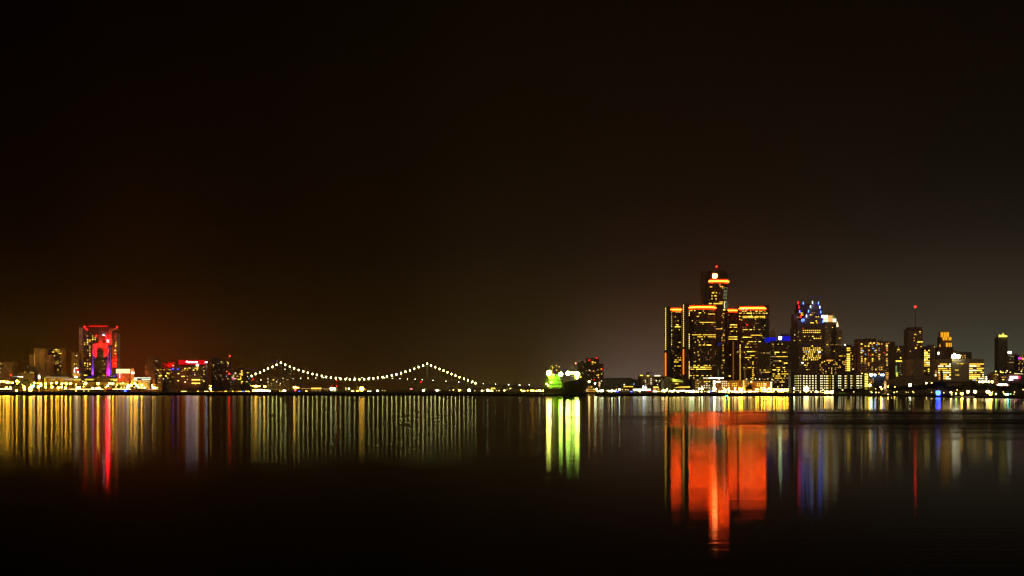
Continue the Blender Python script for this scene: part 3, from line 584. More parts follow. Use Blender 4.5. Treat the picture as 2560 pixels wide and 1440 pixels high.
b.poly('wall', [(1506,976),(1506,950),(1515,946.5),(1545,945.5),(1575,945.5),(1597,950),(1597,976)], facade('ribbed_dark_panel', (.13,.12,.11), (.06,.055,.05), 12, 30, 1), depth=60)
b.poly('roof', [(1512,947),(1518,944.8),(1576,944.3),(1584,947)], f_roof, Y=3256, depth=50); b.row(966.5, 1558, 1584, .9, 'yo', 3249, h=2.4); b.dots([(1560.6,961.5,'V',2,2),(1585,960,'c',3,2.4),(1503.6,952.4,'w')], Y=3249)
b = Bld('apartment_block', 'grey apartment block with yellow lit top floor left of the cylinder towers', 'building', 1630, 3350)
b.box('wall', 1597, 1636, 939.5, 978, f_pale, depth=24); b.box('wall', 1636, 1662, 940.5, 978, f_grey, Y=3346, depth=24); b.box('penthouse', 1616, 1622, 932.5, 939.5, f_concrete, depth=10); b.box('roof_slab', 1615, 1630, 930.8, 932.6, f_roof, depth=12); b.box('wing', 1597, 1602, 942, 978, f_dark, Y=3346, depth=8)
b.dots([(1603.6,938.4,'b',7,2.8),(1620,939.5,'b',6,4),(1610,951.5,'d',1.6,1.6),(1613,951,'w',1.6,2),(1613.6,955.4,'w',1.6,2),(1627.6,947,'w',2,2.6),(1627.6,951.4,'w',2,2.6),(1627.6,955.8,'w',2,2.6),(1627.6,959.6,'w',2,2.2),(1649,952,'w',2.2,2.4),(1641,952,'w',3.4,4.4),(1635,950,'d',1.6,2),(1646.5,956,'d',2,2),(1640,949,'d'),(1653,948,'d'),(1657,951,'d'),(1620,959.5,'d')], Y=3345)
b.row(939.2, 1636, 1651, .95, 'bw', 3345.6, step=3, h=3)
b = Bld('low_building', 'black low roof building before the grey apartment block', 'building', 1650, 3000)
b.box('wall', 1636, 1662, 957, 978, f_dark, depth=20); b.dots([(1643.4,961.5,'w',1.6,1.6)])
b = Bld('lit_column', 'orange lit square pylon on the quay right of the freighter', 'column', 1498.5, 2990)
b.box('shaft', 1497, 1499.8, 956, 982, plain('pylon_stone', (.5,.35,.18)), depth=2); b.box('lit_front', 1496.6, 1500.4, 954.5, 966, emis('pylon_light', (1,.55,.15), 1.1, False), Y=2989, depth=1)

def boat(name, label, px0, px1, Y, wl, decks, hullmat, trim=None, bow=1):
    """side-on passenger boat: decks = list of (u0,u1,top,bot,window kind,fill)"""
    bt = Bld(name, label, 'boat', (px0+px1)/2, Y); bt.o = bt.r.location = Vector((X((px0+px1)/2, Y), Y, 0)); bt.o = bt.o.copy()
    m = MB(); x0, x1 = X(px0,Y)-bt.o.x, X(px1,Y)-bt.o.x; zt = Z(decks[0][3], Y); n = 8; vs = []
    prof = [(0,.75),(.1,.95),(.5,1),(.8,.85),(.93,.5),(1,.06)]
    if bow < 0: prof = [(1-t, h) for t, h in prof[::-1]]
    for t, h in prof:
        x = x0+(x1-x0)*t
        for s, z in ((-4*h,zt+(.8 if h < .6 else 0)),(-3.4*h,-.8),(3.4*h,-.8),(4*h,zt+(.8 if h < .6 else 0))): vs.append((x, s, z))
    fs = [(i*4+j, i*4+(j+1)%4, i*4+4+(j+1)%4, i*4+4+j) for i in range(len(prof)-1) for j in range(4)]+[(3,2,1,0), tuple(len(vs)-4+k for k in range(4))]
    m.add(vs, fs); m.build('hull', hullmat, bt.r)
    for k, (u0, u1, top, bot, ks, fill) in enumerate(decks):
        bt.box('deck_cabin', u0, u1, top, bot, trim or f_white, Y=Y-3.2+.4*k, depth=6.4-.8*k); bt.box('deck_roof', u0-.8, u1+.8, top-.5, top, f_white, Y=Y-3.8+.4*k, depth=7.6-.8*k)
        bt.row((top+bot)/2+.3, u0+.6, u1-.4, fill, ks, Y-3.25+.4*k, step=2.6, h=(bot-top)*.62, gap=.5)
    return bt
bt = boat('excursion_boat', 'small riverboat with three rows of orange windows beside the freighter', 1466, 1491, 2850, 985, [(1467.5,1490,977,983,'yo',.9),(1468,1489,970.5,976.5,'oy',.7),(1470,1488,964.5,970,'o',.5)], f_dark, f_brown)
bt.box('lit_bow', 1466, 1469, 972, 982, emis('pylon_light', (1,.55,.15), 1.1, False), Y=2846, depth=1)
bt = boat('ferry', 'white ferry with glowing saloon and lit wheelhouse at the quay', 1576, 1632, 2720, 986, [(1582,1629,977.4,984.6,'gdg',.8),(1582,1629,971,977,'VWV',.96)], plain('hull_grey_green', (.25,.32,.27), .5), plain('ferry_paint', (.5,.6,.5), .5), -1)
bt.box('wheelhouse', 1605, 1618.5, 966.8, 971, f_white, Y=2717.5, depth=5); bt.row(969, 1606, 1618, .98, 'W', 2717, step=2.6, h=2.6); bt.mast(1614.5, 959, 967, Y=2710, r=.4); bt.box('lit_mast', 1614, 1615.2, 960, 967, emis('mast_lit', (1,.75,.5), 1.2, False), Y=2716, depth=.5)
bt.beacon(1608.6, 966.5, emis('blue_white_lamp', (.35,.55,1), 14), 1.3, Y=2716)
bt = boat('riverboat', 'riverboat with orange lit decks right of the white ferry', 1630, 1654, 2650, 986, [(1632,1653,975.6,984,'WbW',.95),(1632.5,1651.5,970.4,975.2,'o',.8),(1633,1647,965.6,970,'b',.95)], f_white, f_brown)
b = Bld('tent', 'low red canopy between the white ferry and the orange riverboat', 'tent', 1624, 2680)
b.poly('canopy', [(1617,977.4),(1632,978.4),(1632,981),(1622,981.4)], emis('red_tent_glow', (1,.03,.01), .8, False), depth=6); b.box('leg', 1618, 1618.5, 979, 984, frame_mat, depth=.5); b.box('leg', 1631, 1631.5, 980, 984, frame_mat, depth=.5)

# ------------------------------------------------------------------ cylinder towers
ring_m = emis('orange_red_ring_light', (1,.047,.002), 125); ring_dim = emis('orange_red_strip', (1,.13,.01), .85, False); dot_m = None
def cyl_tower(name, label, pc, rp, ytop, Y, ring, shafts, drum=None, rp2=None):
    b = Bld(name, label, 'tower', pc, Y); o = b.o; r = rp*Y/F; zt = Z(ytop, Y)-o.z; zb = -2
    m = MB(); m.lathe([(r,zb),(r,zt),(r*.96,zt),(r*.96,zt-1)], (0,0,0), 56); m.disc((0,0), r*.97, zt-1, 56); b.body = m.build('glass_body', f_glass, b.r)
    if ring:
        for (rr, y0, y1, a0, a1) in ring:
            R = rr*Y/F; yy = Y-R; z0 = Z(y1, yy)-o.z; z1 = Z(y0, yy)-o.z
            zm = (z0+z1)/2; hh = (z1-z0)*.2
            m = MB(); m.lathe([(R-.2,zm-hh),(R+.9,zm-hh),(R+.9,zm+hh),(R-.2,zm+hh),(R-.2,zm-hh)], (0,0,0), 40, math.radians(a0), math.radians(a1)); m.build('ring_light', ring_m, b.r)
            m = MB(); m.lathe([(R-.9,z0-3),(R,z0-3),(R,z1+2.2),(R-.9,z1+2.2)], (0,0,0), 40, math.radians(a0), math.radians(a1)); m.build('glow_catcher', plain('glow_catcher_cream', (.3,.25,.2), .8), b.r)  # pale band added behind the ring to catch its light as a glow
    for a, c, top, dy, dep in shafts: b.box('lift_shaft', a, c, top, 985, f_black, Y=Y+dy, depth=dep)
    b.c = (pc, rp, Y); return b
def strip(b, a, c, y0, y1, Y, ye, dots=True):
    """light tube up the edge of a shaft: dotted yellow above, orange below"""
    n = int((ye-y0)/5.1)
    for i in range(n): b.win((a+c)/2, y0+i*5.1, (c-a)*.75, 2.2, 'b', Y)
    b.box('edge_light', a, c, ye, y1, emis('orange_edge_light', (1,.16,.01), 2.0), Y=Y, depth=.8)
ta = cyl_tower('cylinder_tower', 'round dark glass tower with orange ring, leftmost of the cylinder group', 1692, 18.5, 769.5, 3060, [(19, 771.5, 776.2, 215, 325)], [(1663,1675.5,766.5,-14,26),(1675.5,1679.5,774,-10,18)])
strip(ta, 1662.4, 1665.6, 771, 940, 3044, 882); Yc = 3060
for y in range(781, 880, 5):
    if random.random() < .8: ta.win(1679.2, y, 1.4, 2.6, random.choice('ybd'), 3047)
for y, a, c, fl in ((780,1684,1700,.6),(792,1685,1707,.55),(802,1692,1697,1),(812,1688,1696,.8),(817,1685,1704,.85),(822,1688,1692,.6),(856,1694,1707,.75),(861,1684,1696,.3),(900,1685,1706,.95),(905,1685,1696,.9),(915,1685,1704,.75),(906,1702,1706,1)): ta.row(y, a, c, fl, 'yyb', cyl=ta.c)
ta.grid(1680, 1707, 784, 945, 9, 30, .06, 'dkky', cyl=ta.c); ta.done()
tb = cyl_tower('cylinder_tower', 'round dark glass tower with wide orange ring, second from left of the cylinders', 1754, 36, 763.5, 2960, [(36.5, 765.6, 770.4, 204, 336)], [(1707.5,1722.5,758.5,-20,30),(1785.5,1803,768,6,24)])
strip(tb, 1707.2, 1710.2, 763, 936, 2938, 873)
for y in list(range(778, 792, 5))+list(range(836, 876, 5))+list(range(905, 950, 5)): tb.win(1723, y, 1.8, 3, random.choice('ybw'), 2940)
for y, a, c, fl in ((776.5,1723,1740,.75),(782,1743,1762,.7),(785,1766,1788,.85),(791,1738,1746,1),(806,1745,1788,.85),(810,1752,1770,.3),(837,1724,1788,.8),(842,1740,1788,.9),(848,1750,1756,.6),(862.5,1743,1778,.85),(868,1735,1742,.5),(882,1732,1738,.7),(888,1742,1745,1),(913.5,1724,1778,.5),(918,1724,1778,.85),(923,1724,1778,.85),(939,1724,1777,.7),(944,1724,1740,.6)): tb.row(y, a, c, fl, 'yyyb', cyl=tb.c)
tb.grid(1724, 1788, 775, 950, 20, 36, .08, 'dkkky', cyl=tb.c); tb.done()
tc_ = cyl_tower('cylinder_tower', 'tallest round tower in the middle with orange ring and glowing square sign', 1792.5, 27.5, 697, 3010, [(28.6, 699.8, 705.6, 196, 344)], [(1757,1768.5,677.5,-16,34),(1766.5,1772,690,-18,12),(1810,1819,684,18,14)])
o = tc_.o; m = MB(); R = 25*3010/F; m.lathe([(R,Z(699,3010)-o.z),(R,Z(683,3010)-o.z),(R*.9,Z(681,3010)-o.z),(R*.9,Z(677,3010)-o.z)], (0,0,0), 48); m.disc((0,0), R*.9, Z(677,3010)-o.z, 48); m.build('crown_drum', f_glass, tc_.r)
tc_.box('roof_vent', 1803, 1806.5, 673.5, 678, f_black, Y=3008, depth=4); tc_.mast(1791.5, 667.5, 678, Y=3004, light=RB, lr=1.2)
yy = 3010-R-1.2; m = MB(); pts = []
for cx_, cz_, a0 in ((1793.2-2,684.8+2,0),(1781+2,684.8+2,90),(1781.8+2,695.4-2,180),(1792.2-2,695.4-2,270)):
    for k in range(4): a = math.radians(a0+k*30); pts.append((X(cx_+2*math.cos(a),yy)-o.x, Z(cz_-2*math.sin(a),yy)-o.z))
m.prism(pts, yy-o.y, yy-o.y+1); m.build('lit_sign', emis('sign_pink_white', (1,.3,.07), 34), tc_.r)
c2 = (1793, 25, 3010); cy_c = tc_.c
for y, a, c, fl in ((693,1772,1778,.6),(717,1769,1781,.5),(712.5,1795,1800,.7),(716.5,1796,1806,.6),(720,1802,1811,.4),(732,1777,1792,.6),(739.5,1776,1790,.7),(747,1776,1792,.5),(759,1768,1806,.9),(755,1795,1814,.7)): tc_.row(y, a, c, fl, 'yyo', cyl=cy_c, h=3)
for j in range(17):
    tc_.row(719+j*3.4, 1803+max(0, 3-j*.3), 1819, .8, 'g', cyl=cy_c, step=4, h=1.2, gap=.8)
tc_.grid(1769, 1802, 722, 757, 8, 8, .10, 'dkk', cyl=cy_c)
for y in range(757, 773, 4): tc_.cylwin(cy_c, 1808, y, 1.8, 4, 'w')
tc_.row(774.5, 1804, 1813, .98, 'b', cyl=cy_c, h=2.4); tc_.row(774, 1787, 1792, .9, 'o', cyl=(1792.5,27.5,2990), h=2.4)
for y, a, c, fl in ((822,1788,1808,.95),(789,1804,1812,.7),(793,1804,1812,.5),(806,1804,1809,.9),(784,1806,1812,.5),(835,1807,1812,.6)): tc_.row(y, a, c, fl, 'yo', Y=2958, step=3)
tc_.box('lower_shaft', 1803, 1812, 776, 985, f_black, Y=2959, depth=20)
tc_.grid(1803.5, 1812, 798, 935, 3, 22, .22, 'ydoy', Y=2958); tc_.box('blue_sign', 1794, 1802, 857, 864, emis('dim_blue_panel', (.05,.08,.9), .12, False), Y=2964, depth=.5)
for y in range(925, 946, 3): tc_.win(1795.3, y, 1, 2, 'g', 2964)
tc_.done()
td = cyl_tower('cylinder_tower', 'round dark glass tower with short orange ring, between the tallest and the rightmost cylinder', 1832, 17, 772, 3040, [(17.5, 774, 778, 215, 318)], [])
for y, a, c, fl in ((812,1820,1844,.7),(818,1822,1844,.95),(828,1825,1844,.8),(842,1820,1844,.85),(848,1820,1844,.8),(887,1823,1830,.9),(892,1824,1830,.5),(901,1826,1830,1),(905,1827,1830,1),(940,1820,1830,.95)): td.row(y, a, c, fl, 'yyb', cyl=td.c)
for y in range(896, 946, 5): td.cylwin(td.c, 1829, y, 3, 2.2, random.choice('yyd'))
td.grid(1816, 1844, 785, 880, 9, 18, .05, 'dkk', cyl=td.c)
td.box('lift_shaft', 1831, 1846, 852, 985, f_black, Y=2985, depth=22); td.box('edge_light', 1832, 1834.4, 853, 948, emis('brown_edge_light', (.9,.3,.06), .22, False), Y=2984, depth=.8); td.done()
te = cyl_tower('cylinder_tower', 'round dark glass tower with wide orange ring, rightmost of the cylinder group', 1879, 35.5, 766, 2965, [(36, 767.8, 772.8, 206, 334)], [(1911,1923.5,762,0,24)])
for y, a, c, fl in ((778,1848,1912,.75),(783,1846,1914,.75),(791,1846,1912,.8),(794,1853,1912,.9),(800,1850,1860,.3),(824,1850,1904,.65),(838,1872,1902,.95),(843,1850,1876,.6),(854,1850,1903,.75),(858,1865,1872,.6),(868,1855,1878,.6),(879,1863,1896,.95),(889,1870,1895,.95),(894,1858,1875,.75),(899,1865,1871,.8),(919,1855,1896,.7)): te.row(y, a, c, fl, 'yyb', cyl=te.c)
for y in range(863, 952, 5): te.cylwin(te.c, 1848.4, y, 1.6, 2.8, random.choice('yby'))
for y in list(range(905, 912, 5))+list(range(924, 950, 5)): te.cylwin(te.c, 1877.5, y, 3.4, 2.4, 'y')
for y in range(918, 948, 5): te.cylwin(te.c, 1858.6, y, 1.8, 2, 'd')
te.dots([(1917,783,'b',3,2.6),(1911,795,'o'),(1912,814,'y'),(1856.5,773.5,'c',4,1.6),(1866,773.5,'c',4,1.6),(1844.6,880,'y',3,3)], Y=2928)
te.grid(1846, 1912, 775, 950, 20, 34, .08, 'dkkky', cyl=te.c); te.beacon(1868, 812.5, emis('dim_red_beacon', RED, 4), 1.2, Y=2928); te.done()
# twin lower dark blocks with blue roof boxes
b = Bld('office_block', 'broad dark office block with blue lit roof boxes right of the cylinder towers', 'building', 1946, 2860)
b.box('wall', 1895, 1926, 857, 985, f_glass, Y=2866, depth=40); b.box('wall', 1926, 1977, 854, 985, f_glass, depth=40); b.box('wing', 1977, 1997, 855, 985, f_black, Y=2862, depth=36); b.cap(1926, 1997, 854, depth=40)
blu = emis('blue_roof_box', (.012,.015,1), .5, False)
b.box('roof_box', 1914, 1917.4, 844, 855.5, emis('blue_roof_box_dim', (.02,.03,.8), .35, False), Y=2870, depth=14); b.box('roof_box', 1919.6, 1941, 843.5, 855.5, blu, Y=2868, depth=16); b.box('roof_box', 1953.5, 1975.5, 840.5, 853, blu, Y=2868, depth=16)
b.box('lit_sign', 1947.6, 1954, 841.2, 849.2, emis('green_white_sign', (.72,1,.6), 14), Y=2864, depth=1); b.box('roof_slab', 1954, 1973, 834, 840, f_dark, Y=2880, depth=10)
for y, a, c, fl in ((882.5,1899,1926,.75),(889,1900,1912,.2),(925,1899,1926,.45),(930.4,1899,1926,.85)): b.row(y, a, c, fl, 'yd', 2865.6)
for y, a, c, fl in ((860.5,1928,1962,.45),(880.6,1936,1966,.6),(885,1930,1968,.2),(891.5,1928,1970,.9),(896.6,1940,1965,.35),(902.4,1934,1956,.95),(907.6,1950,1970,.4),(913,1930,1945,.2),(919,1934,1976,.5),(924.6,1931,1976,.45),(929,1944,1972,.3),(934.8,1928,1977,.8),(940,1932,1977,.5),(945.4,1930,1976,.65),(950.6,1932,1974,.5),(955,1936,1970,.4)): b.row(y, a, c, fl, 'yydb', 2859.6)
for y in range(880, 932, 6): b.win(1925.4, y, 1.4, 2, 'd', 2859.6)
b.grid(1928, 1976, 858, 958, 14, 20, .05, 'kkd', Y=2859.6); b.done()
b = Bld('tower', 'faint thin distant tower left of the blue roof boxes', 'tower', 1934, 4300)
b.poly('wall', [(1928,978),(1928,832),(1931,828),(1934,825),(1937,828),(1939,832),(1939,978)], f_pale, depth=20); b.mast(1934, 821, 826)
# ------------------------------------------------------------------ riverfront in front of the cylinder towers
glz = plain('green_lit_glass', (.35,.38,.2), .3)
b = Bld('glass_hall', 'barrel vaulted glass winter garden glowing yellow green at the foot of the cylinder towers', 'building', 1670, 2700)
b.poly('glass_vault', [(1659,985),(1659,951),(1661,945.5),(1666,942),(1671,941.5),(1676,943),(1680,947),(1681,985)], glz, depth=40)
b.poly('side_roof', [(1681,955),(1681,945.5),(1690,948),(1708,949.5),(1708,956)], glz, Y=2706, depth=30); b.box('side_wall', 1681, 1708, 956, 985, f_dark, Y=2706, depth=30)
rib = plain('steel_rib', (.05,.05,.03), .5)
for u in (1663,1667,1671,1675,1679): b.box('rib', u-.2, u+.2, 945.5, 985, rib, Y=2699.4, depth=.5)
b.box('rib', 1659, 1681, 955, 956.4, rib, Y=2699.2, depth=.4); b.box('lit_strip', 1682, 1708, 953.4, 954.6, emis('green_yellow_strip', (.85,.8,.1), .9, False), Y=2705, depth=.5)
b.row(959.4, 1683, 1698, .7, 'y', 2705.6, step=4.4, h=2.6)
for u, z, a in ((1664,983,(0,8,30)),(1670,983,(0,8,30)),(1676,983,(0,8,30)),(1690,952,(0,8,2))): b.flood(u, z, 2692, a, (.75,.8,.06), 1.5e4, spread=90)
b = Bld('pavilion', 'curved pavilion with a long yellow lit roof edge beside the winter garden', 'pavilion', 1705, 2640)
b.box('wall', 1690, 1722, 969, 985, f_dark, depth=16); b.poly('roof', [(1683,966),(1700,964),(1724,963.6),(1726,966)], f_roof, Y=2636, depth=22); b.poly('lit_edge', [(1684,969.4),(1700,966.4),(1725,966),(1725,969.2)], emis('yellow_roof_edge', (1,.72,.06), 1.3, False), Y=2635, depth=1)
b.box('red_sign', 1700, 1713, 972, 973.4, emis('dim_red_sign', (.9,.06,.1), .5, False), Y=2635, depth=.5); b.row(977, 1691, 1720, .5, 'wdW', 2639.6, h=3)
b = Bld('podium_building', 'long podium with small white windows and a lamp row along its roof below the towers', 'building', 1785, 2700)
b.box('wall', 1737, 1780, 948, 985, f_brown, depth=40); b.box('wall', 1780, 1858, 950.5, 985, facade('orange_stone_facade', (.2,.1,.045), (.04,.03,.02), 5, 3.6, 2), Y=2696, depth=40); b.box('roof_terrace', 1757, 1812, 946.3, 950.5, f_roof, Y=2702, depth=20)
for i in range(18): b.win(1759+i*2.9, 945.2, 1.9, 2, 'W' if i > 4 else 'w', 2700)
b.grid(1738, 1758, 948, 975, 6, 6, .6, 'owyo', fh=.34, fw=.45, Y=2699.5)
b.dots([(1762,954.3,'b',2.6,2.4),(1767,954,'b',2.6,2.4),(1773.5,953.8,'b',3,2.6),(1767,959,'w'),(1761,964,'w'),(1767,964,'w'),(1773,964,'w'),(1761,969,'w',3,3),(1767,969,'w'),(1773,970,'w'),(1755.4,967,'V',2,2),(1750,971,'V',2,2),(1756,973,'V',2,2)], Y=2699)
for y in (953.6,958.6,963.6,968.6,972.6): b.win(1785.5, y, 5, 3, 'W' if y != 963.6 else 'w', 2695)
b.dots([(1796,954.5,'W',9,3.4),(1798,949,'w',3,2)]+[(px, y, 'w', 2.4, 2.4) for y in (954,959,964.3) for px in (1806,1811,1816)]+[(px, y, 'b', 2.2, 2.2) for y in (958.8,964) for px in (1822,1832,1836.5,1841.5)]+[(1832,969,'o'),(1837,969,'w'),(1841,969,'o'),(1806,969,'w'),(1822,969,'w',2.4,3.4)], Y=2695)
b.beacon(1778, 978.6, emis('blue_lamp', BLUE, 9), 1.5, Y=2640); b.done()
b = Bld('lit_column', 'tall amber lit pylon between the podium and the dark tent', 'column', 1859, 2640)
b.box('shaft', 1857.6, 1860.4, 950.5, 985, plain('pylon_stone', (.5,.35,.18)), depth=3); b.box('lit_front', 1857.4, 1860.6, 951, 974, emis('amber_pylon', (1,.6,.08), 1.7), Y=2638, depth=1)
b = Bld('tent', 'dark pointed tent canopy on the riverwalk', 'tent', 1875, 2560)
b.poly('canopy', [(1864,972.4),(1871,966),(1875.6,961),(1880,967),(1882,972.6)], plain('dark_green_canvas', (.06,.08,.04)), depth=14); b.box('post', 1866, 1866.5, 972, 986, frame_mat, depth=1); b.box('post', 1880.6, 1881.2, 972, 986, frame_mat, depth=1)
b = Bld('low_building', 'small white-banded building behind the dark tent', 'building', 1868, 2680)
b.box('wall', 1862, 1877, 949, 985, f_pale, depth=20); b.row(955, 1863, 1876, .7, 'd', 2679.5); b.row(959.6, 1863, 1876, .8, 'wd', 2679.5); b.row(964, 1863, 1876, .5, 'dg', 2679.5); b.dots([(1866,947.6,'w'),(1878,946,'y',3,4)], Y=2678)
b = Bld('casino_hall', 'orange lit brick hall with a white lit mast in front of the broad dark offices', 'building', 1910, 2640)
b.box('wall', 1879, 1926, 954, 985, facade('orange_stone_facade', (.2,.1,.045), (.04,.03,.02), 5, 3.6, 2), depth=40); b.box('lit_cornice', 1879, 1926, 954, 955.6, emis('amber_cornice', (1,.5,.1), .5, False), Y=2638, depth=1.4); b.beacon(1878.4, 954.6, emis('amber_lamp', (1,.55,.1), 14), 1.2)
b.dots([(px+random.uniform(-.6,.6), y, 'b', 2.2, 2) for y in (959.6,964.6) for px in (1894,1898,1903,1908,1911,1915)], Y=2639.4); b.row(960, 1909, 1916, .9, 'w', 2639.3)
b.box('mast', 1927, 1929.6, 954, 985, f_white, Y=2630, depth=1.5); b.box('lit_front', 1926.8, 1929.8, 954.6, 973, emis('white_mast_light', (1,.85,.55), 3.2), Y=2628, depth=1)
b.dots([(1888.6,947,'w',2.6,3),(1899,948,'w',3,3),(1912,948.6,'o'),(1919.6,947,'w'),(1930,948.6,'w',2.6,2.6),(1907,948,'d')], Y=2700)
b = Bld('stair_tower', 'black windowless stair tower left of the lit parking decks', 'tower', 1983, 2250)
b.box('wall', 1977, 1990.5, 925.5, 988, f_black, depth=20); b.cap(1977, 1990.5, 925.5)

# ------------------------------------------------------------------ parking garage
b = Bld('parking_garage', 'open seven storey parking garage full of white lights', 'parking garage', 2075, 2230)
dk = plain('garage_concrete', (.09,.08,.06)); ys = [936.5+i*6.05 for i in range(9)]
b.box('back_wall', 1986, 2160, 938, 988, plain('garage_back_wall', (.07,.06,.04)), Y=2244, depth=2)
for i, y in enumerate(ys[:-1]):
    b.box('deck_slab', 1986, 2160, y, y+1.5, dk, Y=2228, depth=18)
for px in (1986,2004,2022,2046,2080,2092,2107,2121,2137,2159): b.box('pillar', px-.8, px+.8, 938, 988, dk, Y=2227.4, depth=2)
lights = [(1987.4,'V',.8),(1992,'w',.8),(1996,'W',1),(2002,'W',1),(2009.6,'W',1.25),(2016.6,'W',1.3),(2024.6,'W',1.1),(2032,'W',1.3),(2039.6,'W',1.15),(2052,'W',1.1),(2055.6,'W',1),(2061.6,'W',1.1),(2067,'W',1.2),(2070,'w',1),(2075.6,'w',.7),(2082.6,'W',1.2),(2097,'V',1.2),(2101.4,'W',1.1),(2113,'W',1.1),(2116,'w',1),(2127.6,'W',1.1),(2131.4,'w',.7),(2142.6,'W',1.1),(2146.4,'W',1.1),(2152.8,'W',1.2)]
b.nw = 0
for k, q, s in sorted(lights, key=lambda t: -t[2]):
    for i in range(7):
        if i == 6 and k > 2095: continue
        b.win(k, ys[i]+3.4+random.uniform(-.2,.2), 2.9*s, 1.9*s, {'W':'p','V':'q','w':'y'}[q], 2232)
b.done()
for c in b.r.children:
    if c.name.startswith('window'): c.name = 'deck_light'
b.box('plant_room', 2092, 2148, 927.5, 937, f_black, Y=2240, depth=14)
b.dots([(2050,926.4,'w'),(2066,926.4,'w'),(2078.6,928.2,'w'),(2094,927.6,'w'),(2111,927.4,'w'),(2126.6,926.6,'w'),(2049,935.4,'V'),(2086,935.4,'w'),(2097,935,'w'),(2155,933.4,'o',5,4)], Y=2228)
b = Bld('stair_tower', 'yellow glazed zigzag stair tower at the right end of the parking garage', 'tower', 2166, 2226)
b.box('wall', 2160, 2172, 931.5, 988, f_black, depth=10)
for i in range(7):
    y = 934+i*5.9; b.poly('stair_flight', [(2162,y),(2170,y+.6),(2170.4,y+4.6),(2162,y+3.6)], emis('stair_yellow', (1,.82,.12), 2), Y=2225, depth=.6)
    b.poly('stair_string', [(2166,y+1.6),(2169,y+1.8),(2166.6,y+3.4)], f_black, Y=2224.6, depth=.3)

# ------------------------------------------------------------------ right-hand downtown
b = Bld('gabled_tower', 'tall tower with blue and red lit gable edges and many yellow windows', 'skyscraper', 2030, 3450)
f_gt = facade('warm_granite_facade', (.2,.15,.12), (.03,.025,.025), 4, 3.8, 1.4)
b.box('wall', 1993, 2058, 800, 985, f_gt, depth=40); b.box('wing', 1984, 1993, 786, 985, f_gt, Y=3458, depth=30); b.box('wing', 2058, 2062, 806, 985, f_gt, Y=3460, depth=26); b.box('wing', 1979, 1984, 822, 985, f_gt, Y=3466, depth=20)
b.poly('gable', [(2007,800),(2014,790),(2018,779),(2026,766),(2031,756.5),(2046,756.5),(2050,768),(2054,785),(2058,800)], f_gt, depth=40)
b.poly('gable', [(1990,800),(1993,786),(1996,760),(1999,760),(2024,760),(2022,772),(2014,785),(2010,800)], f_dark, Y=3464, depth=30)
bt_ = emis('gable_blue_tube', (.05,.13,1), 9); btw = emis('gable_blue_white', (.35,.45,1), 9); rt_ = emis('gable_red_tube', RED, 9)
for u, v, m_ in ((2031.4,756,btw),(2026.4,766.4,btw),(2021.4,778,bt_),(2016.4,790,btw),(2008.4,758,bt_),(1999.4,778.6,bt_),(2046.4,757.4,bt_),(2049.6,767.8,btw),(2052,779.8,bt_),(2054.8,791,btw),(2057.6,803.6,bt_),(1995.6,757,rt_),(1997.6,767.6,rt_),(2002,791.4,rt_)):
    b.box('edge_light', u-.9, u+.9, v-3, v+3, m_, Y=3446, depth=1.4)
for u0, v0, u1, v1 in ((2046.4,757.4,2057.6,803.6),):
    o = b.o; m = MB(); m.tube((X(u0,3447)-o.x,-3,Z(v0,3447)-o.z), (X(u1,3447)-o.x,-3,Z(v1,3447)-o.z), .8, n=5); m.build('edge_tube', emis('gable_blue_line', (.02,.05,1), .5, False), b.r)
o = b.o; m = MB(); n = 20                                    # round blue emblem with a notch
for i in range(n):
    if i in (15, 16): continue
    a0, a1 = 2*math.pi*i/n, 2*math.pi*(i+1)/n; cx_, cz_ = X(2007.4,3446)-o.x, Z(800.4,3446)-o.z
    m.prism([(cx_+r_*math.cos(a), cz_+r_*math.sin(a)) for r_, a in ((2.7,a0),(2.7,a1),(1.7,a1),(1.7,a0))], -4, -3)
m.build('emblem', emis('emblem_blue', (.08,.2,1), 7), b.r)
Yg = 3449.6
for y, a, c, fl in ((782,2028,2048,.7),(787,2024,2038,.5),(792,2038,2052,.6),(797,2028,2038,.5),(802.5,2038,2050,.7),(807,2020,2054,.7),(812,2045,2052,.7),(821,2038,2046,.5),(826,2006,2053,.9),(831,2006,2055,.95),(841,2009,2058,.45),(846,2018,2056,.7),(850.6,2008,2050,.2),(865,2028,2056,.35),(870,2006,2058,.95),(875,2006,2058,.9),(880,2008,2058,.6),(885,2008,2058,.9),(890,2008,2058,.5),(894.6,2006,2055,.9),(899.4,2006,2048,.85),(908,2012,2024,.6),(913,2010,2024,.7),(918,2013,2024,.5),(924,2015,2030,.6)): b.row(y, a, c, fl, 'yybd' if fl < .8 else 'yyyb', Yg, step=5.1, h=2.3, gap=1.9, run=0)
for y, a, c, fl in ((782.6,2001,2010,.9),(787.4,2002,2011,.7),(793,2005,2011,.8)): b.row(y, a, c, fl, 'y', 3447, h=2.4)
for y, a, c, fl in ((793,1991,2003,.5),(828,1986,2003,.5),(832,1994,2003,.5),(841,1994,2004,.6),(870,1998,2004,.5),(875,1998,2004,.5),(894,1997,2003,.6)): b.row(y, a, c, fl, 'd', 3449.2, h=1.6)
b.dots([(1986,851.6,'y',3,3),(1987,837,'w',2,2),(2048.6,879.4,'W',5,5),(2016,879.6,'c',3,2.6),(2022,879.6,'w',3,2.4),(2006.6,907,'V',5,5),(2007.6,821,'r',1.6,2),(2000,851,'y',2,2)], Y=3446); b.done()
b = Bld('crowned_tower', 'pale tower with a brightly lit orange and white crown behind the gabled tower', 'skyscraper', 2078, 3750)
b.box('wall', 2060, 2098, 806, 985, f_pale, depth=36); b.box('wing', 2098, 2106, 826, 985, f_pale, Y=3756, depth=26); b.box('dark_bay', 2079, 2091, 812, 985, f_dark, Y=3747, depth=6)
